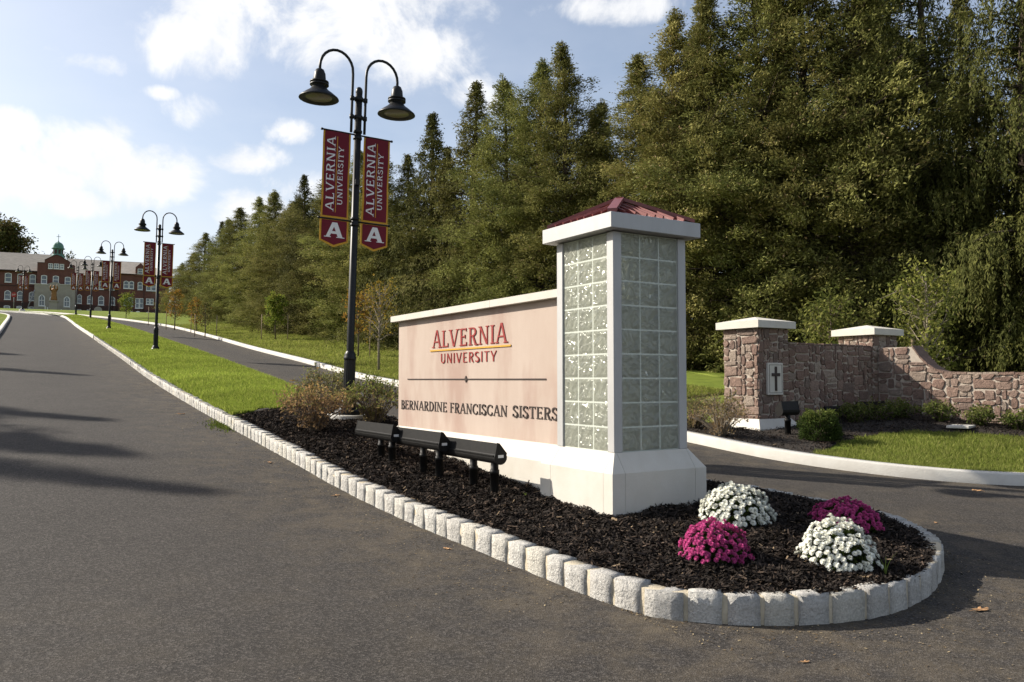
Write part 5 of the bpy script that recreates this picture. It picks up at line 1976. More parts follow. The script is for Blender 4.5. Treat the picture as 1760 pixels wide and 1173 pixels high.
def conifer_meshes(h, r, seed, kind, nb, leaves=80, base_gap=.02):
    """trunk with limbs, and a crown of leaf sprays gathered in pads along the limbs"""
    g = np.random.default_rng(seed)
    rr = random.Random(seed)
    Tk = MB()
    lean = g.normal(0, .012, 2) * h
    pts = []
    for k in range(9):
        s = k / 8
        pts.append((lean[0] * s * s + .05 * math.sin(k * 1.3 + seed), lean[1] * s * s + .05 * math.cos(k * 1.7), -.4 + (h * .985 + .4) * s))
    Tk.tube(pts, [.018 * h * (1 - .93 * (k / 8)) + .012 for k in range(9)], 8)
    tip = np.array([[p[0], p[1], p[2]] for p in pts])

    def axis(z):
        return np.array([np.interp(z, tip[:, 2], tip[:, 0]), np.interp(z, tip[:, 2], tip[:, 1]), z])
    C = []; D = []; Ln = []; Wd = []; Tn = []; Nr = []
    # silhouette irregularity: lobes by azimuth and height
    ph = g.uniform(0, 6.28, 6)
    for i in range(nb):
        f = base_gap + (1 - base_gap) * ((i + g.random()) / nb)**1.12
        z = f * h * .975
        az = i * 2.39996 + g.normal(0, .35)
        if kind == 'c':
            prof = min(1, (1 - f) / (.54 + .06 * (seed % 3)))**.87 * (.72 + .28 * min(1, f / .10))
        else:
            prof = (1 - f)**.88 * (.9 + .1 * min(1, f / .1))
        lob = 1 + .15 * math.sin(2 * az + ph[0] + 7 * f) + .14 * math.sin(3 * az + ph[1] - 13 * f) + .10 * math.sin(5 * az + 21 * f + ph[2])
        Lb = max(.12, r * prof * lob * (g.uniform(.55, 1.22) if kind == 'c' else g.uniform(.6, 1.2)))
        if g.random() < .05:
            Lb *= 1.18
        el0 = R(g.normal(3 + 40 * f, 16)) if kind == 'c' else R(g.normal(4 + 30 * f**2, 8))
        droop = .22 if kind == 'c' else .34
        p0 = axis(z)
        dirh = np.array([math.cos(az), math.sin(az), 0])
        side = np.array([-math.sin(az), math.cos(az), 0])

        def bp(s):
            zz = math.sin(el0) * s * Lb - droop * Lb * s * s * (.6 if f > .6 else 1) + (.20 * Lb * max(0, s - .72)**1.0 * 1.2 if kind == 'c' else .10 * Lb * max(0, s - .8))
            return p0 + dirh * (math.cos(el0) * s * Lb) + np.array([0, 0, zz])
        if Lb > .9 and i % 2 == 0:
            Tk.tube([bp(s) for s in (0, .3, .6, .88)], [.018 + .010 * Lb, .014 + .006 * Lb, .012, .006], 5, 0, False)
        base_t = g.random()
        if kind == 'c':
            if math.sin(9 * f + 2 * az + ph[3]) + math.sin(17 * f - az + ph[4]) < -1.15:
                continue
            m = max(2, int(Lb * 2.0))
            ss = 1.02 - .66 * g.random(m)**1.35
            for s in ss:
                c = bp(s) + side * g.normal(0, .20 * Lb * (1.2 - .7 * s) + .08) + np.array([0, 0, g.normal(.0, .15)])
                sg = g.uniform(.8, 1.5) * (.5 + .5 * min(1, Lb / 1.5))
                k = int(leaves * sg)
                # a spray: fanned along the limb, arching over and thin from above to below
                al = g.normal(0, .19 * sg, k); ac = g.normal(0, .155 * sg, k); up_ = g.normal(0, .085 * sg, k) - .55 * (al**2 + ac**2) / sg
                cc = c + al[:, None] * dirh + ac[:, None] * side + np.c_[np.zeros(k), np.zeros(k), up_]
                dd = dirh * (.75 + .6 * al[:, None] / sg) + side * (2.2 * ac[:, None] / sg) * .8 + g.normal(0, .38, (k, 3)) + np.array([0, 0, .12])
                dd /= np.linalg.norm(dd, axis=1)[:, None]
                C.append(cc); D.append(dd); Ln.append(g.uniform(.038, .095, k)); Wd.append(g.uniform(.014, .029, k))
                Nr.append(np.tile(dirh * .45 + np.array([0, 0, .9]), (k, 1)) + (cc - c) / sg * 1.5)
                t0 = np.clip(base_t * .4 + g.random() * .6, 0, 1)
                Tn.append(np.full(k, t0) + g.normal(0, .13, k))
        else:
            # drooping curtains of twigs under each limb
            m = max(4, int(Lb * (6.5 if kind == 's' else 5.5)))
            for s in .18 + .84 * g.random(m)**.75:
                c = bp(s) + side * g.normal(0, .12 * Lb * (1.1 - .5 * s) + .04)
                sl = g.uniform(.25, .95) * (.12 + .88 * min(1, Lb / 2.2)) * (1 - .35 * f) * (1.0 if kind == 's' else 1.9)
                k = max(8, int(sl * (22 if kind == 's' else 30)))
                q = g.random(k)
                cc = c[None] + np.c_[g.normal(0, .045, k), g.normal(0, .045, k), -q * sl + g.normal(0, .03, k)]
                cc[:, :2] += dirh[None, :2] * (.10 * np.sin(q * 2))[:, None]
                dd = np.c_[g.normal(0, .42, (k, 2)), -np.ones(k)] + dirh * .25
                dd /= np.linalg.norm(dd, axis=1)[:, None]
                C.append(cc); D.append(dd); Ln.append(g.uniform(.04, .095, k)); Wd.append(g.uniform(.012, .026, k))
                Tn.append(np.clip(np.full(k, base_t * .5 + g.random() * .4), 0, 1) + g.normal(0, .1, k)); Nr.append(np.tile(dirh + np.array([0, 0, .3]), (k, 1)))
                # sprays on top of the limb
                k = 5
                cc = c + g.normal(0, .12, (k, 3)) * np.array([1, 1, .5])
                dd = g.normal(0, .5, (k, 3)) + dirh; dd /= np.linalg.norm(dd, axis=1)[:, None]
                C.append(cc); D.append(dd); Ln.append(g.uniform(.06, .13, k)); Wd.append(g.uniform(.02, .038, k)); Tn.append(np.full(k, base_t) + g.normal(0, .1, k)); Nr.append(np.tile(dirh * .4 + np.array([0, 0, 1.]), (k, 1)))
    C = np.concatenate(C); D = np.concatenate(D); Ln = np.concatenate(Ln); Wd = np.concatenate(Wd); Tn = np.clip(np.concatenate(Tn), 0, 1)
    V = orient_quads(C, D, Ln, Wd, g, np.concatenate(Nr))
    n = len(C)
    if kind == 'c':
        a, b_, c_ = np.array([0.105, .116, .034]), np.array([0.355, .338, .110]), np.array([.30, .23, .12])
    else:
        a, b_, c_ = np.array([0.064, .070, .021]), np.array([0.165, .158, .046]), np.array([.13, .105, .045])
    tone = a + (b_ - a) * Tn[:, None]
    if kind == 'w':
        tone = tone * .72
    br = g.random(n) < .035
    tone[br] = c_
    me = mesh_np('crown', V, np.arange(4 * n).reshape(-1, 4), ['conifer_foliage'], tone=np.repeat(tone, 4, 0))
    return Tk.me('trunk', 'bark'), me, n


PROTO = {'c': [], 's': [], 'w': []}
for sd, (h, r, nb) in enumerate([(13.0, 3.1, 400), (12.0, 3.2, 360), (14.5, 3.2, 430)]):
    PROTO['c'].append((h, r) + conifer_meshes(h, r, 100 + sd, 'c', nb))
for sd, (h, r, nb) in enumerate([(13.0, 4.0, 430), (16.5, 4.6, 470)]):
    PROTO['s'].append((h, r) + conifer_meshes(h, r, 200 + sd, 's', nb))

PROTO['w'].append((17.0, 4.6) + conifer_meshes(17.0, 4.6, 300, 'w', 250))

ROW = [(-43.4, 104.0, 6.7, 2.8, 'c'), (-38.1, 95.0, 7.7, 2.9, 'c'), (-34.2, 88.0, 9.4, 2.8, 'c'), (-29.6, 80.0, 10.1, 3.4, 's'), (-27.0, 76.0, 9.9, 3.1, 'c'), (-23.7, 70.0, 10.3, 3.1, 'c'),
       (-20.7, 65.0, 10.6, 2.9, 'c'), (-17.8, 60.0, 10.7, 3.1, 'c'), (-15.6, 57.0, 9.7, 2.9, 'c'), (-13.7, 53.0, 10.9, 3.4, 's'), (-11.4, 50.0, 11.2, 3.1, 'c'), (-9.3, 47.0, 11.3, 2.9, 'c'),
       (-7.3, 44.0, 11.3, 2.9, 'c'), (-5.6, 44.0, 10.8, 3.8, 's'), (-4.2, 41.0, 12.4, 4.2, 's'), (-2.0, 39.0, 13.5, 4.8, 's'), (-0.3, 36.0, 12.8, 2.9, 'c'), (1.0, 34.5, 13.2, 2.9, 'c'),
       (2.3, 33.0, 13.4, 2.9, 'c'), (3.9, 33.0, 11.2, 2.4, 'c'), (5.3, 31.0, 12.4, 2.8, 'c'), (6.0, 29.5, 13.5, 2.8, 'c'), (7.3, 28.5, 14.2, 3.0, 'c'), (8.6, 27.5, 15.2, 3.2, 'c'),
       (10.1, 27.0, 16.0, 3.3, 'c'), (11.5, 26.0, 16.2, 3.3, 'c'), (13.4, 25.5, 16.6, 4.2, 'w'), (15.0, 23.0, 17.0, 4.6, 'w'), (17.2, 21.8, 17.0, 4.8, 'w')]
BACK = [(9.0, 38.0, 16.0, 3.8, 'c'), (12.6, 37.0, 17.6, 4.0, 's'), (16.4, 35.5, 18.0, 4.2, 's'), (4.2, 41.0, 13.0, 3.6, 's'), (0.7, 45.0, 14.0, 3.8, 's'), (-4.2, 52.0, 13.0, 3.8, 's'), (-9.9, 56.0, 12.0, 3.8, 'c'),
        (-15.1, 64.0, 12.0, 3.8, 'c'), (19.8, 35.0, 18.0, 4.6, 's'), (22.5, 32.0, 18.0, 4.6, 'c'), (19.5, 27.5, 17.5, 4.6, 's'), (24.5, 27.0, 17.5, 4.6, 'c'), (14.6, 31.5, 16.8, 4.0, 'c'), (-20.5, 74.0, 11.5, 3.8, 'c'), (-27.0, 86.0, 10.5, 3.8, 'c')]
LEFT = [(-24.5, 13.9, 13.3, 3.2, 's'), (-25.2, 15.8, 12.7, 3.2, 'c'), (-27.2, 18.6, 12.8, 3.2, 's'), (-33.0, 27.5, 13.0, 3.0, 's'), (-37.5, 34.0, 12.2, 3.0, 'c'), (-47.5, 47.0, 12.0, 3.2, 's'), (-62.0, 70.0, 12.5, 3.4, 's'), (-66.5, 79.0, 11, 3.4, 'c')]
trng = random.Random(12)
used = {'c': [], 's': []}


def place_tree(x, y, h, r, kind, label, group, idx):
    k = idx % len(PROTO[kind])
    h0, r0, tm, cm, n = PROTO[kind][k]
    t, p = tp(x, y)
    z = float(lawn_z(t, p)) if p > 4 else float(pchip(t)) + .3
    o = thing('conifer_tree', label, 'tree', (x, y, z - .05), trng.uniform(0, 6.28), group)
    o.scale = (r / r0, r / r0, h / h0)
    ob('trunk', tm, o); ob('crown', cm, o)
    return o


lab_c = ['olive-green tufted cedar', 'broad dense cedar', 'tall layered cedar']
lab_s = ['dark drooping spruce', 'big dark spruce']
refs_row = ['at the far end of the tree row by the brick building', 'second from the far end of the tree row', 'third from the far end of the tree row', 'with a pointed tip, fourth from the far end of the row',
            'just right of the fourth tip at the far end of the row', 'above the far orange-leaved saplings', 'right above the far bend of the lawn', 'left of the bright yellow-green sapling', 'behind the bright yellow-green sapling',
            'left of the nearest lamp, with a pointed top', 'behind the left banner of the nearest lamp', 'behind the pole of the nearest lamp', 'behind the right banner of the nearest lamp', 'in the dark gap right of the nearest lamp',
            'standing behind the left end of the sign wall', 'with the sharp peak right of the lamp heads', 'behind the lettering of the sign, first of its clump', 'behind the middle of the sign coping', 'with the tall loose tip left of the pillar',
            'low-topped, in the notch left of the pillar roof', 'rising just left over the pillar roof', 'peaking straight above the pillar', 'peaking right of the pillar at the frame top', 'filling the space between pillar and gate wall',
            'behind the front gate pillar', 'behind the wall between the gate pillars', 'behind the rear gate pillar and green sapling', 'behind the low end of the gate wall', 'at the right edge of the frame']
for i, (x, y, h, r, k) in enumerate(ROW):
    nm = 'dark weeping spruce' if k == 'w' else (lab_c if k == 'c' else lab_s)[i % (3 if k == 'c' else 2)]
    place_tree(x, y, h, r, k, nm + ' ' + refs_row[i], 'conifers in the row along the right lane', i)
refs_back = ['glimpsed behind the trees over the pillar', 'glimpsed high behind the cedar over the gate', 'glimpsed behind the rear gate pillar trees', 'seen in the gap left of the pillar roof', 'seen through the sign clump from behind',
             'seen through the gap right of the nearest lamp', 'showing between the lamp banners', 'behind the trees left of the nearest lamp', 'deep in shade behind the swept gate wall', 'farthest back at the right edge', 'in shade behind the right-edge spruces', 'rearmost past the right frame edge',
             'between the cedars above the gate wall', 'behind the far middle of the row', 'behind the far end of the row']
for i, (x, y, h, r, k) in enumerate(BACK):
    nm = (lab_c if k == 'c' else lab_s)[(i + 1) % (3 if k == 'c' else 2)]
    place_tree(x, y, h, r, k, nm + ' ' + refs_back[i], 'conifers behind the row', i + 1)
for i, (x, y, h, r, k) in enumerate(LEFT):
    place_tree(x, y, h, r, k, 'conifer left of the road casting the %s shadow on the asphalt' % ['nearest tree', 'second nearest tree', 'third nearest tree', 'middle tree', 'fourth farthest tree', 'third farthest tree', 'second farthest tree', 'farthest tree'][i], 'conifers left of the road', i)


def broadleaf(name, label, x, y, h, cr, nleaf, seed, tones, leaf=.05, nbr=26, first=.3, cat='tree', group=None, twig='twig', crown_base=None, squash=1.0, sparse=False, trunk_r=None, zoff=0.0, clump=1.0):
    g = np.random.default_rng(seed)
    t, p = tp(x, y)
    z = (float(lawn_z(t, p)) if p > 4 else float(pchip(t))) + zoff
    o = thing(name, label, cat, (x, y, z - .03), g.uniform(0, 6.28), group)
    b = MB()
    tr = trunk_r or (.012 * h + .008)
    b.tube([(0, 0, -.1), (.02 * h * .3, 0, h * .35), (-.01 * h, .01 * h, h * .7), (0, 0, h * .97)], [tr, tr * .8, tr * .5, tr * .12], 7)
    C = []
    for i in range(nbr):
        f = first + (.95 - first) * (i + g.random()) / nbr
        az = i * 2.4 + g.normal(0, .3)
        s = (f - first) / (1 - first)
        L_ = cr * (.35 + .75 * math.sin(math.pi * min(1, .18 + s * .80))) * g.uniform(.75, 1.15)
        el = R(g.uniform(30, 62))
        p0 = np.array([0, 0, f * h * .92])
        d = np.array([math.cos(az) * math.cos(el), math.sin(az) * math.cos(el), math.sin(el) * squash])
        p1 = p0 + d * L_ * .55 + np.array([0, 0, .04 * L_]); p2 = p0 + d * L_ + g.normal(0, .08 * L_, 3)
        b.tube([p0, p1, p2], [tr * .42 * (1 - .6 * s), tr * .25, tr * .08], 5, 0, False)
        for q in range(4):
            s2 = g.uniform(.35, .95)
            pb = p0 + (p2 - p0) * s2
            pe = pb + (d * .6 + g.normal(0, .6, 3)) * L_ * .34
            b.tube([pb, pe], [tr * .16, tr * .05], 4, 0, False)
            C += [pe, pb * .4 + pe * .6]
        C += [p2, p1 * .5 + p2 * .5]
    b.build('trunk', twig, o)
    C = np.array(C)
    idx = g.integers(0, len(C), nleaf)
    cc = C[idx] + g.normal(0, .10 * cr * clump + .03, (nleaf, 3))
    d = g.normal(0, 1, (nleaf, 3)); d[:, 2] -= .3
    d /= np.linalg.norm(d, axis=1)[:, None]
    V = orient_quads(cc, d, leaf * g.uniform(.6, 1.2, nleaf), leaf * .45 * g.uniform(.7, 1.2, nleaf), g)
    tn = np.array(tones)
    # colour by branch so that clumps differ
    pick = (g.random(len(C)) * len(tn)).astype(int)[idx]
    rnd_ = g.random(nleaf) < .3
    pick[rnd_] = (g.random(rnd_.sum()) * len(tn)).astype(int)
    tone = tn[pick] * g.uniform(.8, 1.2, nleaf)[:, None]
    me = mesh_np('crown', V, np.arange(4 * nleaf).reshape(-1, 4), ['broad_leaf'], tone=np.repeat(tone, 4, 0))
    ob('crown', me, o)
    return o


YG = [(.20, .24, .04), (.26, .27, .05), (.14, .19, .03)]
OR = [(.30, .18, .03), (.36, .22, .045), (.16, .15, .035), (.25, .13, .03)]
OL = [(.13, .13, .035), (.17, .15, .045), (.09, .10, .028)]
SG = 'young staked trees on the right lawn'
broadleaf('young_tree', 'yellow-green young tree before the right end of the brick building', -38.6, 79.5, 2.5, .75, 1500, 31, YG, .08, 26, .2, group=SG)
broadleaf('young_tree', 'tall orange-leaved young tree at the dark foot of the far conifers', -24.6, 58.0, 3.0, .68, 900, 32, OR, .075, 24, .22, group=SG)
broadleaf('young_tree', 'low orange-topped young tree right of the tall orange one', -21.4, 54.0, 2.3, .65, 800, 33, OR, .075, 24, .2, group=SG)
broadleaf('young_tree', 'thin olive young tree between the orange trees and the bright one', -18.9, 49.0, 2.2, .55, 600, 34, OL, .07, 22, .25, group=SG)
broadleaf('young_tree', 'bright yellow-green young tree standing between two stakes', -13.8, 46.4, 2.8, .58, 2000, 35, YG, .085, 24, .28, group=SG)
broadleaf('young_tree', 'amber young tree close behind the pole of the nearest lamp', -6.45, 33.4, 2.75, .66, 900, 36, OR, .075, 24, .34, group=SG)
broadleaf('young_tree', 'half-bare young tree with upright pale branches left of the sign', -4.41, 26.4, 3.05, .78, 520, 37, [(.30, .20, .03), (.24, .19, .04)], .06, 30, .34, group=SG, twig='pale_twig')
broadleaf('young_tree', 'leafy yellow-green sapling rising behind the rear gate pillar and swept wall', 9.9, 19.0, 3.3, .95, 2000, 38, [(.19, .20, .048), (.25, .245, .065), (.13, .15, .035)], .062, 30, .12, group=None, twig='pale_twig', zoff=-.2)
broadleaf('bush', 'loose light green bush behind the top of the rear gate pillar', 7.8, 19.5, 2.35, .95, 2000, 39, [(.13, .14, .036), (.17, .17, .045), (.09, .105, .026)], .065, 26, .05, cat='bush', twig='twig', zoff=-.1)
broadleaf('broadleaf_tree', 'large round broadleaf tree rising behind the roof at the left edge', -122.5, 190.0, 24.0, 7.4, 14000, 40, [(.055, .065, .02), (.085, .085, .026), (.11, .085, .03)], .42, 60, .25, clump=.8)
broadleaf('broadleaf_tree', 'small distant treetop just left of the cupola', -112.0, 197.0, 19.0, 3.2, 1500, 41, [(.055, .065, .02), (.085, .085, .026)], .35, 24, .4)

# stakes beside the young trees
for i, (x, y, h, lab) in enumerate([(-14.55, 46.2, 1.5, 'left of the bright yellow-green tree'), (-13.0, 46.1, 1.45, 'right of the bright yellow-green tree'), (-6.0, 33.6, 1.9, 'right of the amber tree'), (-5.55, 26.9, 2.0, 'left of the half-bare tree'), (-3.66, 26.2, 1.9, 'close to the left end of the sign'),
                                    (-19.7, 49.4, 1.3, 'left of the thin olive tree'), (-18.2, 49.0, 1.3, 'right of the thin olive tree'), (-22.0, 54.5, 1.4, 'left of the low orange tree'), (-25.4, 58.4, 1.4, 'left of the tall orange tree'), (-29.5, 64.5, 1.4, 'alone on the far lawn')]):
    t, p = tp(x, y)
    b = MB().tube([(0, 0, -.2), (.015, .01, h)], .026, 6)
    tag(ob('wooden_stake', b.me('wooden_stake', 'stake_wood'), None, (x, y, float(lawn_z(t, p)))), 'thin wooden stake ' + lab, 'stake', 'stakes beside the young trees')
x, y = gate_w(7.2, 1.6)
t, p = tp(x, y)
zz = float(lawn_z(t, p))
b = MB().box(-.035, .035, -.02, .02, -.2, 2.05 - zz + .35)
tag(ob('wooden_stake', b.me('wooden_stake', 'stake_wood'), None, (x, y, zz), GA), 'pale wooden stake behind the low end of the gate wall, holding a rope', 'stake')
x2, y2 = gate_w(4.4, 2.8)
b = MB().tube([(x + (x2 - x) * q / 10, y + (y2 - y) * q / 10, 1.86 - .10 * math.sin(math.pi * q / 10) - .02 * q / 10) for q in range(11)], .012, 5)
tag(ob('rope', b.me('rope', 'rope'), None), 'pale rope tied from the sapling to the stake behind the gate wall', 'rope')


def shrub(name, label, x, y, z, h, r, nst, nleaf, seed, tones, leaf, twig='twig', cat='shrub', group=None, dense=False, spread=1.0):
    g = np.random.default_rng(seed)
    o = thing(name, label, cat, (x, y, z), 0, group)
    b = MB()
    C = []
    for i in range(nst):
        az = g.uniform(0, 6.28)
        rr = r * math.sqrt(g.random()) * spread
        top = np.array([rr * math.cos(az), rr * math.sin(az), h * (1 - .42 * (rr / r)**2) * g.uniform(.72, 1.05)])
        p0 = np.array([math.cos(az), math.sin(az), 0]) * r * .12 * g.random()
        mid = p0 * .5 + top * .5 + np.array([0, 0, .08 * h]) + g.normal(0, .02, 3)
        b.tube([p0 + np.array([0, 0, -.03]), mid, top], [.009, .006, .003], 4, 0, False)
        for q in range(5):
            s = g.uniform(.35, .95)
            pb = (mid * (1 - s) + top * s) if s > .5 else (p0 * (1 - s) + mid * s)
            pe = pb + g.normal(0, 1, 3) * r * .18 + np.array([0, 0, .10 * h])
            pe[2] = max(.03, pe[2])
            b.tube([pb, pe], [.004, .0018], 3, 0, False)
            for w in (.4, .7, 1.0):
                C.append(pb * (1 - w) + pe * w)
        C.append(top)
    b.build('stems', twig, o)
    C = np.array(C)
    if dense:
        az = g.uniform(0, 6.28, nleaf); u = g.random(nleaf)**.5
        hh = 1 - g.random(nleaf)**1.2
        rad = r * np.sqrt(np.clip(1 - (hh * .98 - .25)**2 * 1.15, .05, 1)) * (1 + .12 * np.sin(az * 3 + hh * 9) + .08 * np.sin(az * 7 - hh * 13)) * (.72 + .28 * u)
        cc = np.c_[rad * np.cos(az), rad * np.sin(az), hh * h] + g.normal(0, .025, (nleaf, 3))
        d = np.c_[np.cos(az), np.sin(az), .7 + 0 * az] + g.normal(0, .6, (nleaf, 3))
        idx = (az * 5).astype(int) + (hh * 6).astype(int)
    else:
        idx = g.integers(0, len(C), nleaf)
        cc = C[idx] + g.normal(0, .028, (nleaf, 3))
        d = g.normal(0, 1, (nleaf, 3)) + np.array([0, 0, .3])
    d /= np.linalg.norm(d, axis=1)[:, None]
    cc[:, 2] = np.maximum(cc[:, 2], .015)
    V = orient_quads(cc, d, leaf * g.uniform(.6, 1.2, nleaf), leaf * .42 * g.uniform(.7, 1.2, nleaf), g)
    tn = np.array(tones)
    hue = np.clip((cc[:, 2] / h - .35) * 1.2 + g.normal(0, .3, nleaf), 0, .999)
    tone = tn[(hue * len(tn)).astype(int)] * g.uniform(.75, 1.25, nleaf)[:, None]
    me = mesh_np('leaves', V, np.arange(4 * nleaf).reshape(-1, 4), ['broad_leaf'], tone=np.repeat(tone, 4, 0))
    ob('leaves', me, o)
    return o


BR = [(0.290, 0.189, 0.094), (0.392, 0.246, 0.123), (0.246, 0.217, 0.080), (0.348, 0.232, 0.087)]
GN = [(0.246, 0.189, 0.080), (0.160, 0.174, 0.051), (0.203, 0.225, 0.058), (0.217, 0.246, 0.058)]
GV = 'shrubs round the nearest lamp'
shrub('shrub', 'russet-brown twiggy shrub left of the nearest lamp base', -2.62, 10.7, .80, .54, .50, 60, 2600, 51, BR, .024, 'twig', group=GV)
shrub('shrub', 'thin green shrub behind the left side of the nearest lamp base', -2.95, 12.7, .90, .70, .50, 50, 2600, 52, [(.24, .20, .09), (.21, .20, .075), (.22, .23, .08)], .024, 'twig', group=GV)
shrub('shrub', 'light green twiggy shrub between the nearest lamp and the sign wall', -1.98, 11.55, .80, .68, .50, 60, 3200, 53, GN, .026, 'twig', group=GV)
gs = 'plants along the gate wall'


def zl(x, y):
    t, p = tp(x, y)
    return float(lawn_z(t, p)) + .03


for (x, y, h, r, n1, n2_, sd, tones, lf, tw, lab) in [(3.36, 12.9, .62, .50, 60, 2200, 54, [(.30, .21, .11), (.26, .20, .09), (.22, .20, .075)], .022, 'pale_twig', 'straw-coloured shrub by the kerb left of the front gate pillar'),
                                                      (3.12, 13.7, .55, .42, 45, 1700, 55, [(.17, .14, .06), (.13, .14, .045), (.2, .16, .07)], .022, 'twig', 'olive shrub just right of the glass pillar, beyond the lane')]:
    shrub('shrub', lab, x, y, zl(x, y), h, r, n1, n2_, sd, tones, lf, tw)
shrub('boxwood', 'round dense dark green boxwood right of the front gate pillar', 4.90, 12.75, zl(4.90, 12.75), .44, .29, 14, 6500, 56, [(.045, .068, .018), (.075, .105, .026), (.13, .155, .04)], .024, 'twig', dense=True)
lowp = [(1.9, -.55, .30, .35), (2.45, -.6, .28, .35), (2.95, -.75, .30, .32), (3.2, -1.35, .34, .3), (3.25, -2.0, .30, .30), (3.35, -2.6, .30, .28), (3.45, -3.2, .42, .34), (3.5, -3.9, .45, .34)]
lnames = ['shaded leafy plant between the boxwood and the long floodlights', 'shaded leafy plant before the long floodlights', 'leafy plant at the inner corner of the gate wall', 'green perennial at the edge of the wall shadow', 'low sunlit perennial under the sweep of the gate wall', 'low sunlit perennial under the low gate wall', 'taller leafy perennial near the right edge under the low gate wall', 'leafy perennial at the right edge of the frame by the gate wall']
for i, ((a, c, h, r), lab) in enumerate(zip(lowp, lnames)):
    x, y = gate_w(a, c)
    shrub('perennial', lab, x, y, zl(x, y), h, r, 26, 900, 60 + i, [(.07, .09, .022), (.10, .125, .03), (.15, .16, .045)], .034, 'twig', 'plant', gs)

# ------------------------------------------------------------------ chrysanthemums


def blossom_me(cols, seed):
    """small pompon: three rings of petals and a domed heart"""
    g = np.random.default_rng(seed)
    V = []; F = []; T = []
    for (n, r0, r1, z0, z1, w, br) in ((11, .004, .0225, .001, .004, .0065, .9), (9, .003, .0165, .006, .013, .006, 1.0), (6, .001, .009, .010, .019, .005, 1.05)):
        for k in range(n):
            a = 2 * math.pi * (k + g.random() * .4) / n
            c, s = math.cos(a), math.sin(a)
            i = len(V)
            rm = (r0 + r1) / 2
            V += [(r0 * c, r0 * s, z0), (rm * c + w * s, rm * s - w * c, (z0 + z1) / 2 + .0015), (r1 * c, r1 * s, z1 + g.normal(0, .0012)), (rm * c - w * s, rm * s + w * c, (z0 + z1) / 2 + .0015)]
            F.append((i, i + 1, i + 2, i + 3))
            f = br * g.uniform(.85, 1.1)
            T += [np.array(cols[0]) * f] * 2 + [np.array(cols[1]) * f] * 2
    return mesh_np('blossom', np.array(V), np.array(F), ['petal'], tone=np.array(T))


WH = [blossom_me(((.78, .78, .66), (.86, .86, .80)), s) for s in (1, 2, 3)]
PK = [blossom_me(((.40, .045, .165), (.56, .10, .28)), s) for s in (4, 5, 6)]


def mum(label, x, y, r, h, blooms, n, seed, dens_seed, bs):
    g = np.random.default_rng(seed)
    rr_ = random.Random(seed)
    o = thing('chrysanthemum', label, 'flowers', (x, y, zbed(x, y) - .02), 0, 'chrysanthemums in the mulch bed')
    # foliage dome
    nl = 2600
    az = g.uniform(0, 6.28, nl); el = np.arcsin(g.random(nl)) * .95
    sh = .70 + .22 * g.random(nl)
    cc = np.c_[np.cos(az) * np.cos(el) * r, np.sin(az) * np.cos(el) * r, .02 + np.sin(el) * h * .96] * np.c_[sh, sh, sh]
    d = cc / np.linalg.norm(cc, axis=1)[:, None] + g.normal(0, .6, (nl, 3)); d /= np.linalg.norm(d, axis=1)[:, None]
    V = orient_quads(cc, d, g.uniform(.012, .026, nl), g.uniform(.006, .012, nl), g)
    tone = np.where((g.random(nl) < .6)[:, None], [[.045, .065, .018]], [[.085, .115, .03]]) * g.uniform(.8, 1.2, nl)[:, None]
    ob('foliage', mesh_np('foliage', V, np.arange(4 * nl).reshape(-1, 4), ['broad_leaf'], tone=np.repeat(tone, 4, 0)), o)
    b = MB()
    for k in range(14):
        a = k * 2.4
        b.tube([(0, 0, -.02), (.5 * r * math.cos(a), .5 * r * math.sin(a), h * .45), (.75 * r * math.cos(a), .75 * r * math.sin(a), h * .6)], [.005, .004, .003], 4, 0, False)
    b.build('stems', 'twig', o)
    k = 0
    tries = 0
    P = []
    while k < n and tries < 9000:
        tries += 1
        a = rr_.uniform(0, 6.283); s = rr_.random()**.85
        e = math.asin(min(1, s * .97 + .03))
        wob = 1 + .045 * math.sin(3 * a + seed) + .04 * math.sin(5 * a + 9 * e + seed)
        nrm_ = Vector((math.cos(a) * math.cos(e), math.sin(a) * math.cos(e), math.sin(e)))
        pos = Vector((nrm_.x * r * wob, nrm_.y * r * wob, .015 + nrm_.z * h * wob)) * rr_.uniform(.93, 1.03)
        if any((pos - q).length < .0195 * bs for q in P):
            continue
        P.append(pos)
        q = ob('blossom', rr_.choice(blooms), o, pos)
        up = (nrm_ + Vector((0, 0, .45)) + Vector((rr_.gauss(0, .22), rr_.gauss(0, .22), 0))).normalized()
        q.rotation_mode = 'QUATERNION'
        q.rotation_quaternion = up.to_track_quat('Z', 'Y') @ Vector((0, 0, 1)).rotation_difference(Vector((0, 0, 1)))
        sc = bs * rr_.uniform(.85, 1.2)
        q.scale = (sc, sc, sc)
        k += 1


mum('white chrysanthemum mound beside the pillar base, behind the left magenta one', 1.71, 6.17, .27, .27, WH, 330, 71, 1, 1.05)
mum('magenta chrysanthemum mound at the front left of the flower group', 1.335, 5.33, .225, .235, PK, 330, 72, 2, .86)
mum('white chrysanthemum mound nearest the tip of the bed, beside the grass sprout', 2.135, 5.30, .24, .29, WH, 330, 73, 3, .98)
mum('magenta chrysanthemum mound at the back, half hidden by the front white one', 2.60, 6.28, .26, .215, PK, 330, 74, 4, .92)

# grass sprout and litter


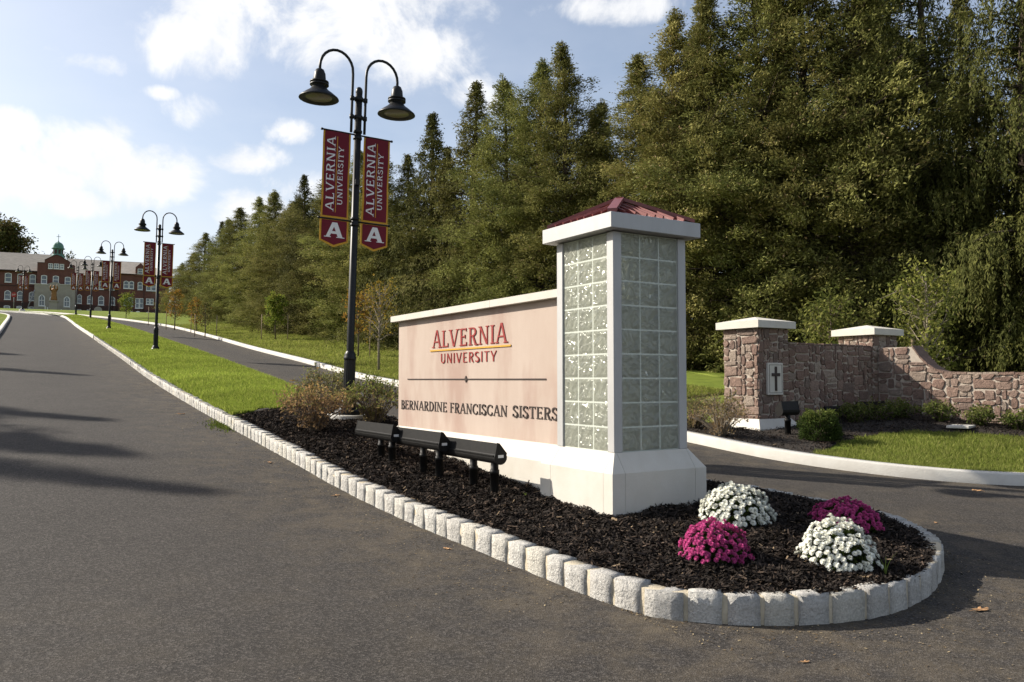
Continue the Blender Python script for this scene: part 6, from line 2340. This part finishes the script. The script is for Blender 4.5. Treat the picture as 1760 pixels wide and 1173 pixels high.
def sprout(label, x, y, z, h, n, seed):
    g = np.random.default_rng(seed)
    b = MB()
    for k in range(n):
        a = g.uniform(0, 6.28); hh = h * g.uniform(.5, 1); ben = g.uniform(.15, .6) * hh
        V = []
        w = .006
        for i in range(6):
            s = i / 5
            c = Vector((math.cos(a) * ben * s * s, math.sin(a) * ben * s * s, hh * s * (1 - .18 * s)))
            sd = Vector((-math.sin(a), math.cos(a), 0)) * w * (1 - s * .9)
            V += [c - sd, c + sd]
        b.add(V, [(2 * i, 2 * i + 1, 2 * i + 3, 2 * i + 2) for i in range(5)])
    me = b.me('grass_tuft', 'grass_blade')
    at = me.attributes.new('tone', 'FLOAT_COLOR', 'POINT')
    c = np.tile(np.array([.20, .26, .06, 1], np.float32), (len(b.v), 1))
    at.data.foreach_set('color', c.ravel())
    tag(ob('grass_tuft', me, None, (x, y, z)), label, 'grass')


sprout('tall green grass sprout in the mulch right of the front white flowers', 2.36, 5.10, zbed(2.36, 5.10), .20, 6, 81)
sprout('pale green weed at the foot of the sign wall right of the floodlights', .12, 7.12, zbed(.12, 7.12), .07, 9, 83)


def leaf_me(seed):
    """curled dry oak leaf"""
    g = np.random.default_rng(seed)
    out = []
    n = 22
    for i in range(n):
        a = 2 * math.pi * i / n
        rr = .5 + .14 * math.cos(5 * a) * (1 if abs(math.sin(a)) > .2 else 0)
        out.append((rr * math.cos(a), .42 * rr * math.sin(a)))
    V = [(0, 0, .06)]
    for x, y in out:
        V.append((x, y, .25 * y * y * 4 + .18 * max(0, abs(x) - .2) + g.normal(0, .03)))
    F = [(0, i + 1, (i + 1) % n + 1) for i in range(n)]
    b = MB().add(V, F)
    b.tube([(-.45, 0, .06), (-.8, .05, .02)], .015, 4, 0, False)
    return b.me('fallen_leaf', 'dry_leaf')


LM = [leaf_me(s) for s in (1, 2, 3)]
lv = [(2.86, 4.93, .12, .4, 'curled tan leaf on the asphalt right of the kerb nose'), (3.33, 4.48, .09, 1.2, 'tan leaf on the asphalt at the right edge of the frame'), (5.5, 9.5, .11, 2.2, 'dark curled leaf on the right lane below the white kerb'),
      (1.46, 4.04, .05, .3, 'tiny reddish leaf on the asphalt below the kerb nose'), (4.0, 7.6, .06, 1.0, 'small leaf in the pillar shadow on the right lane'), (-5.75, 13.9, .12, .2, 'brown leaf by the kerb left of the weeds'), (-2.9, 9.6, .10, 1.9, 'leaf on the road under the kerb left of the floodlights'), (-1.75, 8.0, .09, .9, 'leaf on the silt before the white kerb blocks'), (-.5, 6.2, .07, 2.5, 'small pale leaf on the road below the floodlights')]
for i, (x, y, s, rz, lab) in enumerate(lv):
    o = ob('fallen_leaf', LM[i % 3], None, (x, y, float(H(x, y)) + .004), rz)
    o.scale = (s, s, s)
    tag(o, lab, 'leaf', 'fallen leaves on the road')
# fine litter along the kerb foot
g = np.random.default_rng(91)
n = 5200
pk = np.r_[smooth_line([q for q in ML if q[0] < 16], .05), smooth_line(NOSE, .05)]
i = g.integers(0, len(pk), n)
off = np.abs(g.normal(0, .38, n)) + .01
t_ = pk[i, 0]; p_ = pk[i, 1] - off
nos = pk[i, 0] < -7.5
t_ = np.where(nos, pk[i, 0] - off, t_); p_ = np.where(nos, pk[i, 1], p_)
x, y = xy(t_, p_)
a = g.uniform(0, 6.28, n); l = g.uniform(.003, .014, n); w = g.uniform(.002, .006, n)
d_ = np.c_[np.cos(a), np.sin(a), g.normal(0, .2, n)]; sd = np.c_[-np.sin(a), np.cos(a), g.normal(0, .2, n)]
c = np.c_[x, y, pchip(t_) + .004]
V = np.stack([c - d_ * l[:, None], c + sd * w[:, None], c + d_ * l[:, None], c - sd * w[:, None]], 1).reshape(-1, 3)
tn = np.array([(.20, .15, .09), (.05, .04, .03), (.30, .24, .15), (.10, .07, .04)])[g.integers(0, 4, n)]
stuff(ob('kerb_litter', mesh_np('kerb_litter', V, np.arange(4 * n).reshape(-1, 4), ['mulch_chip'], tone=np.repeat(tn, 4, 0))))
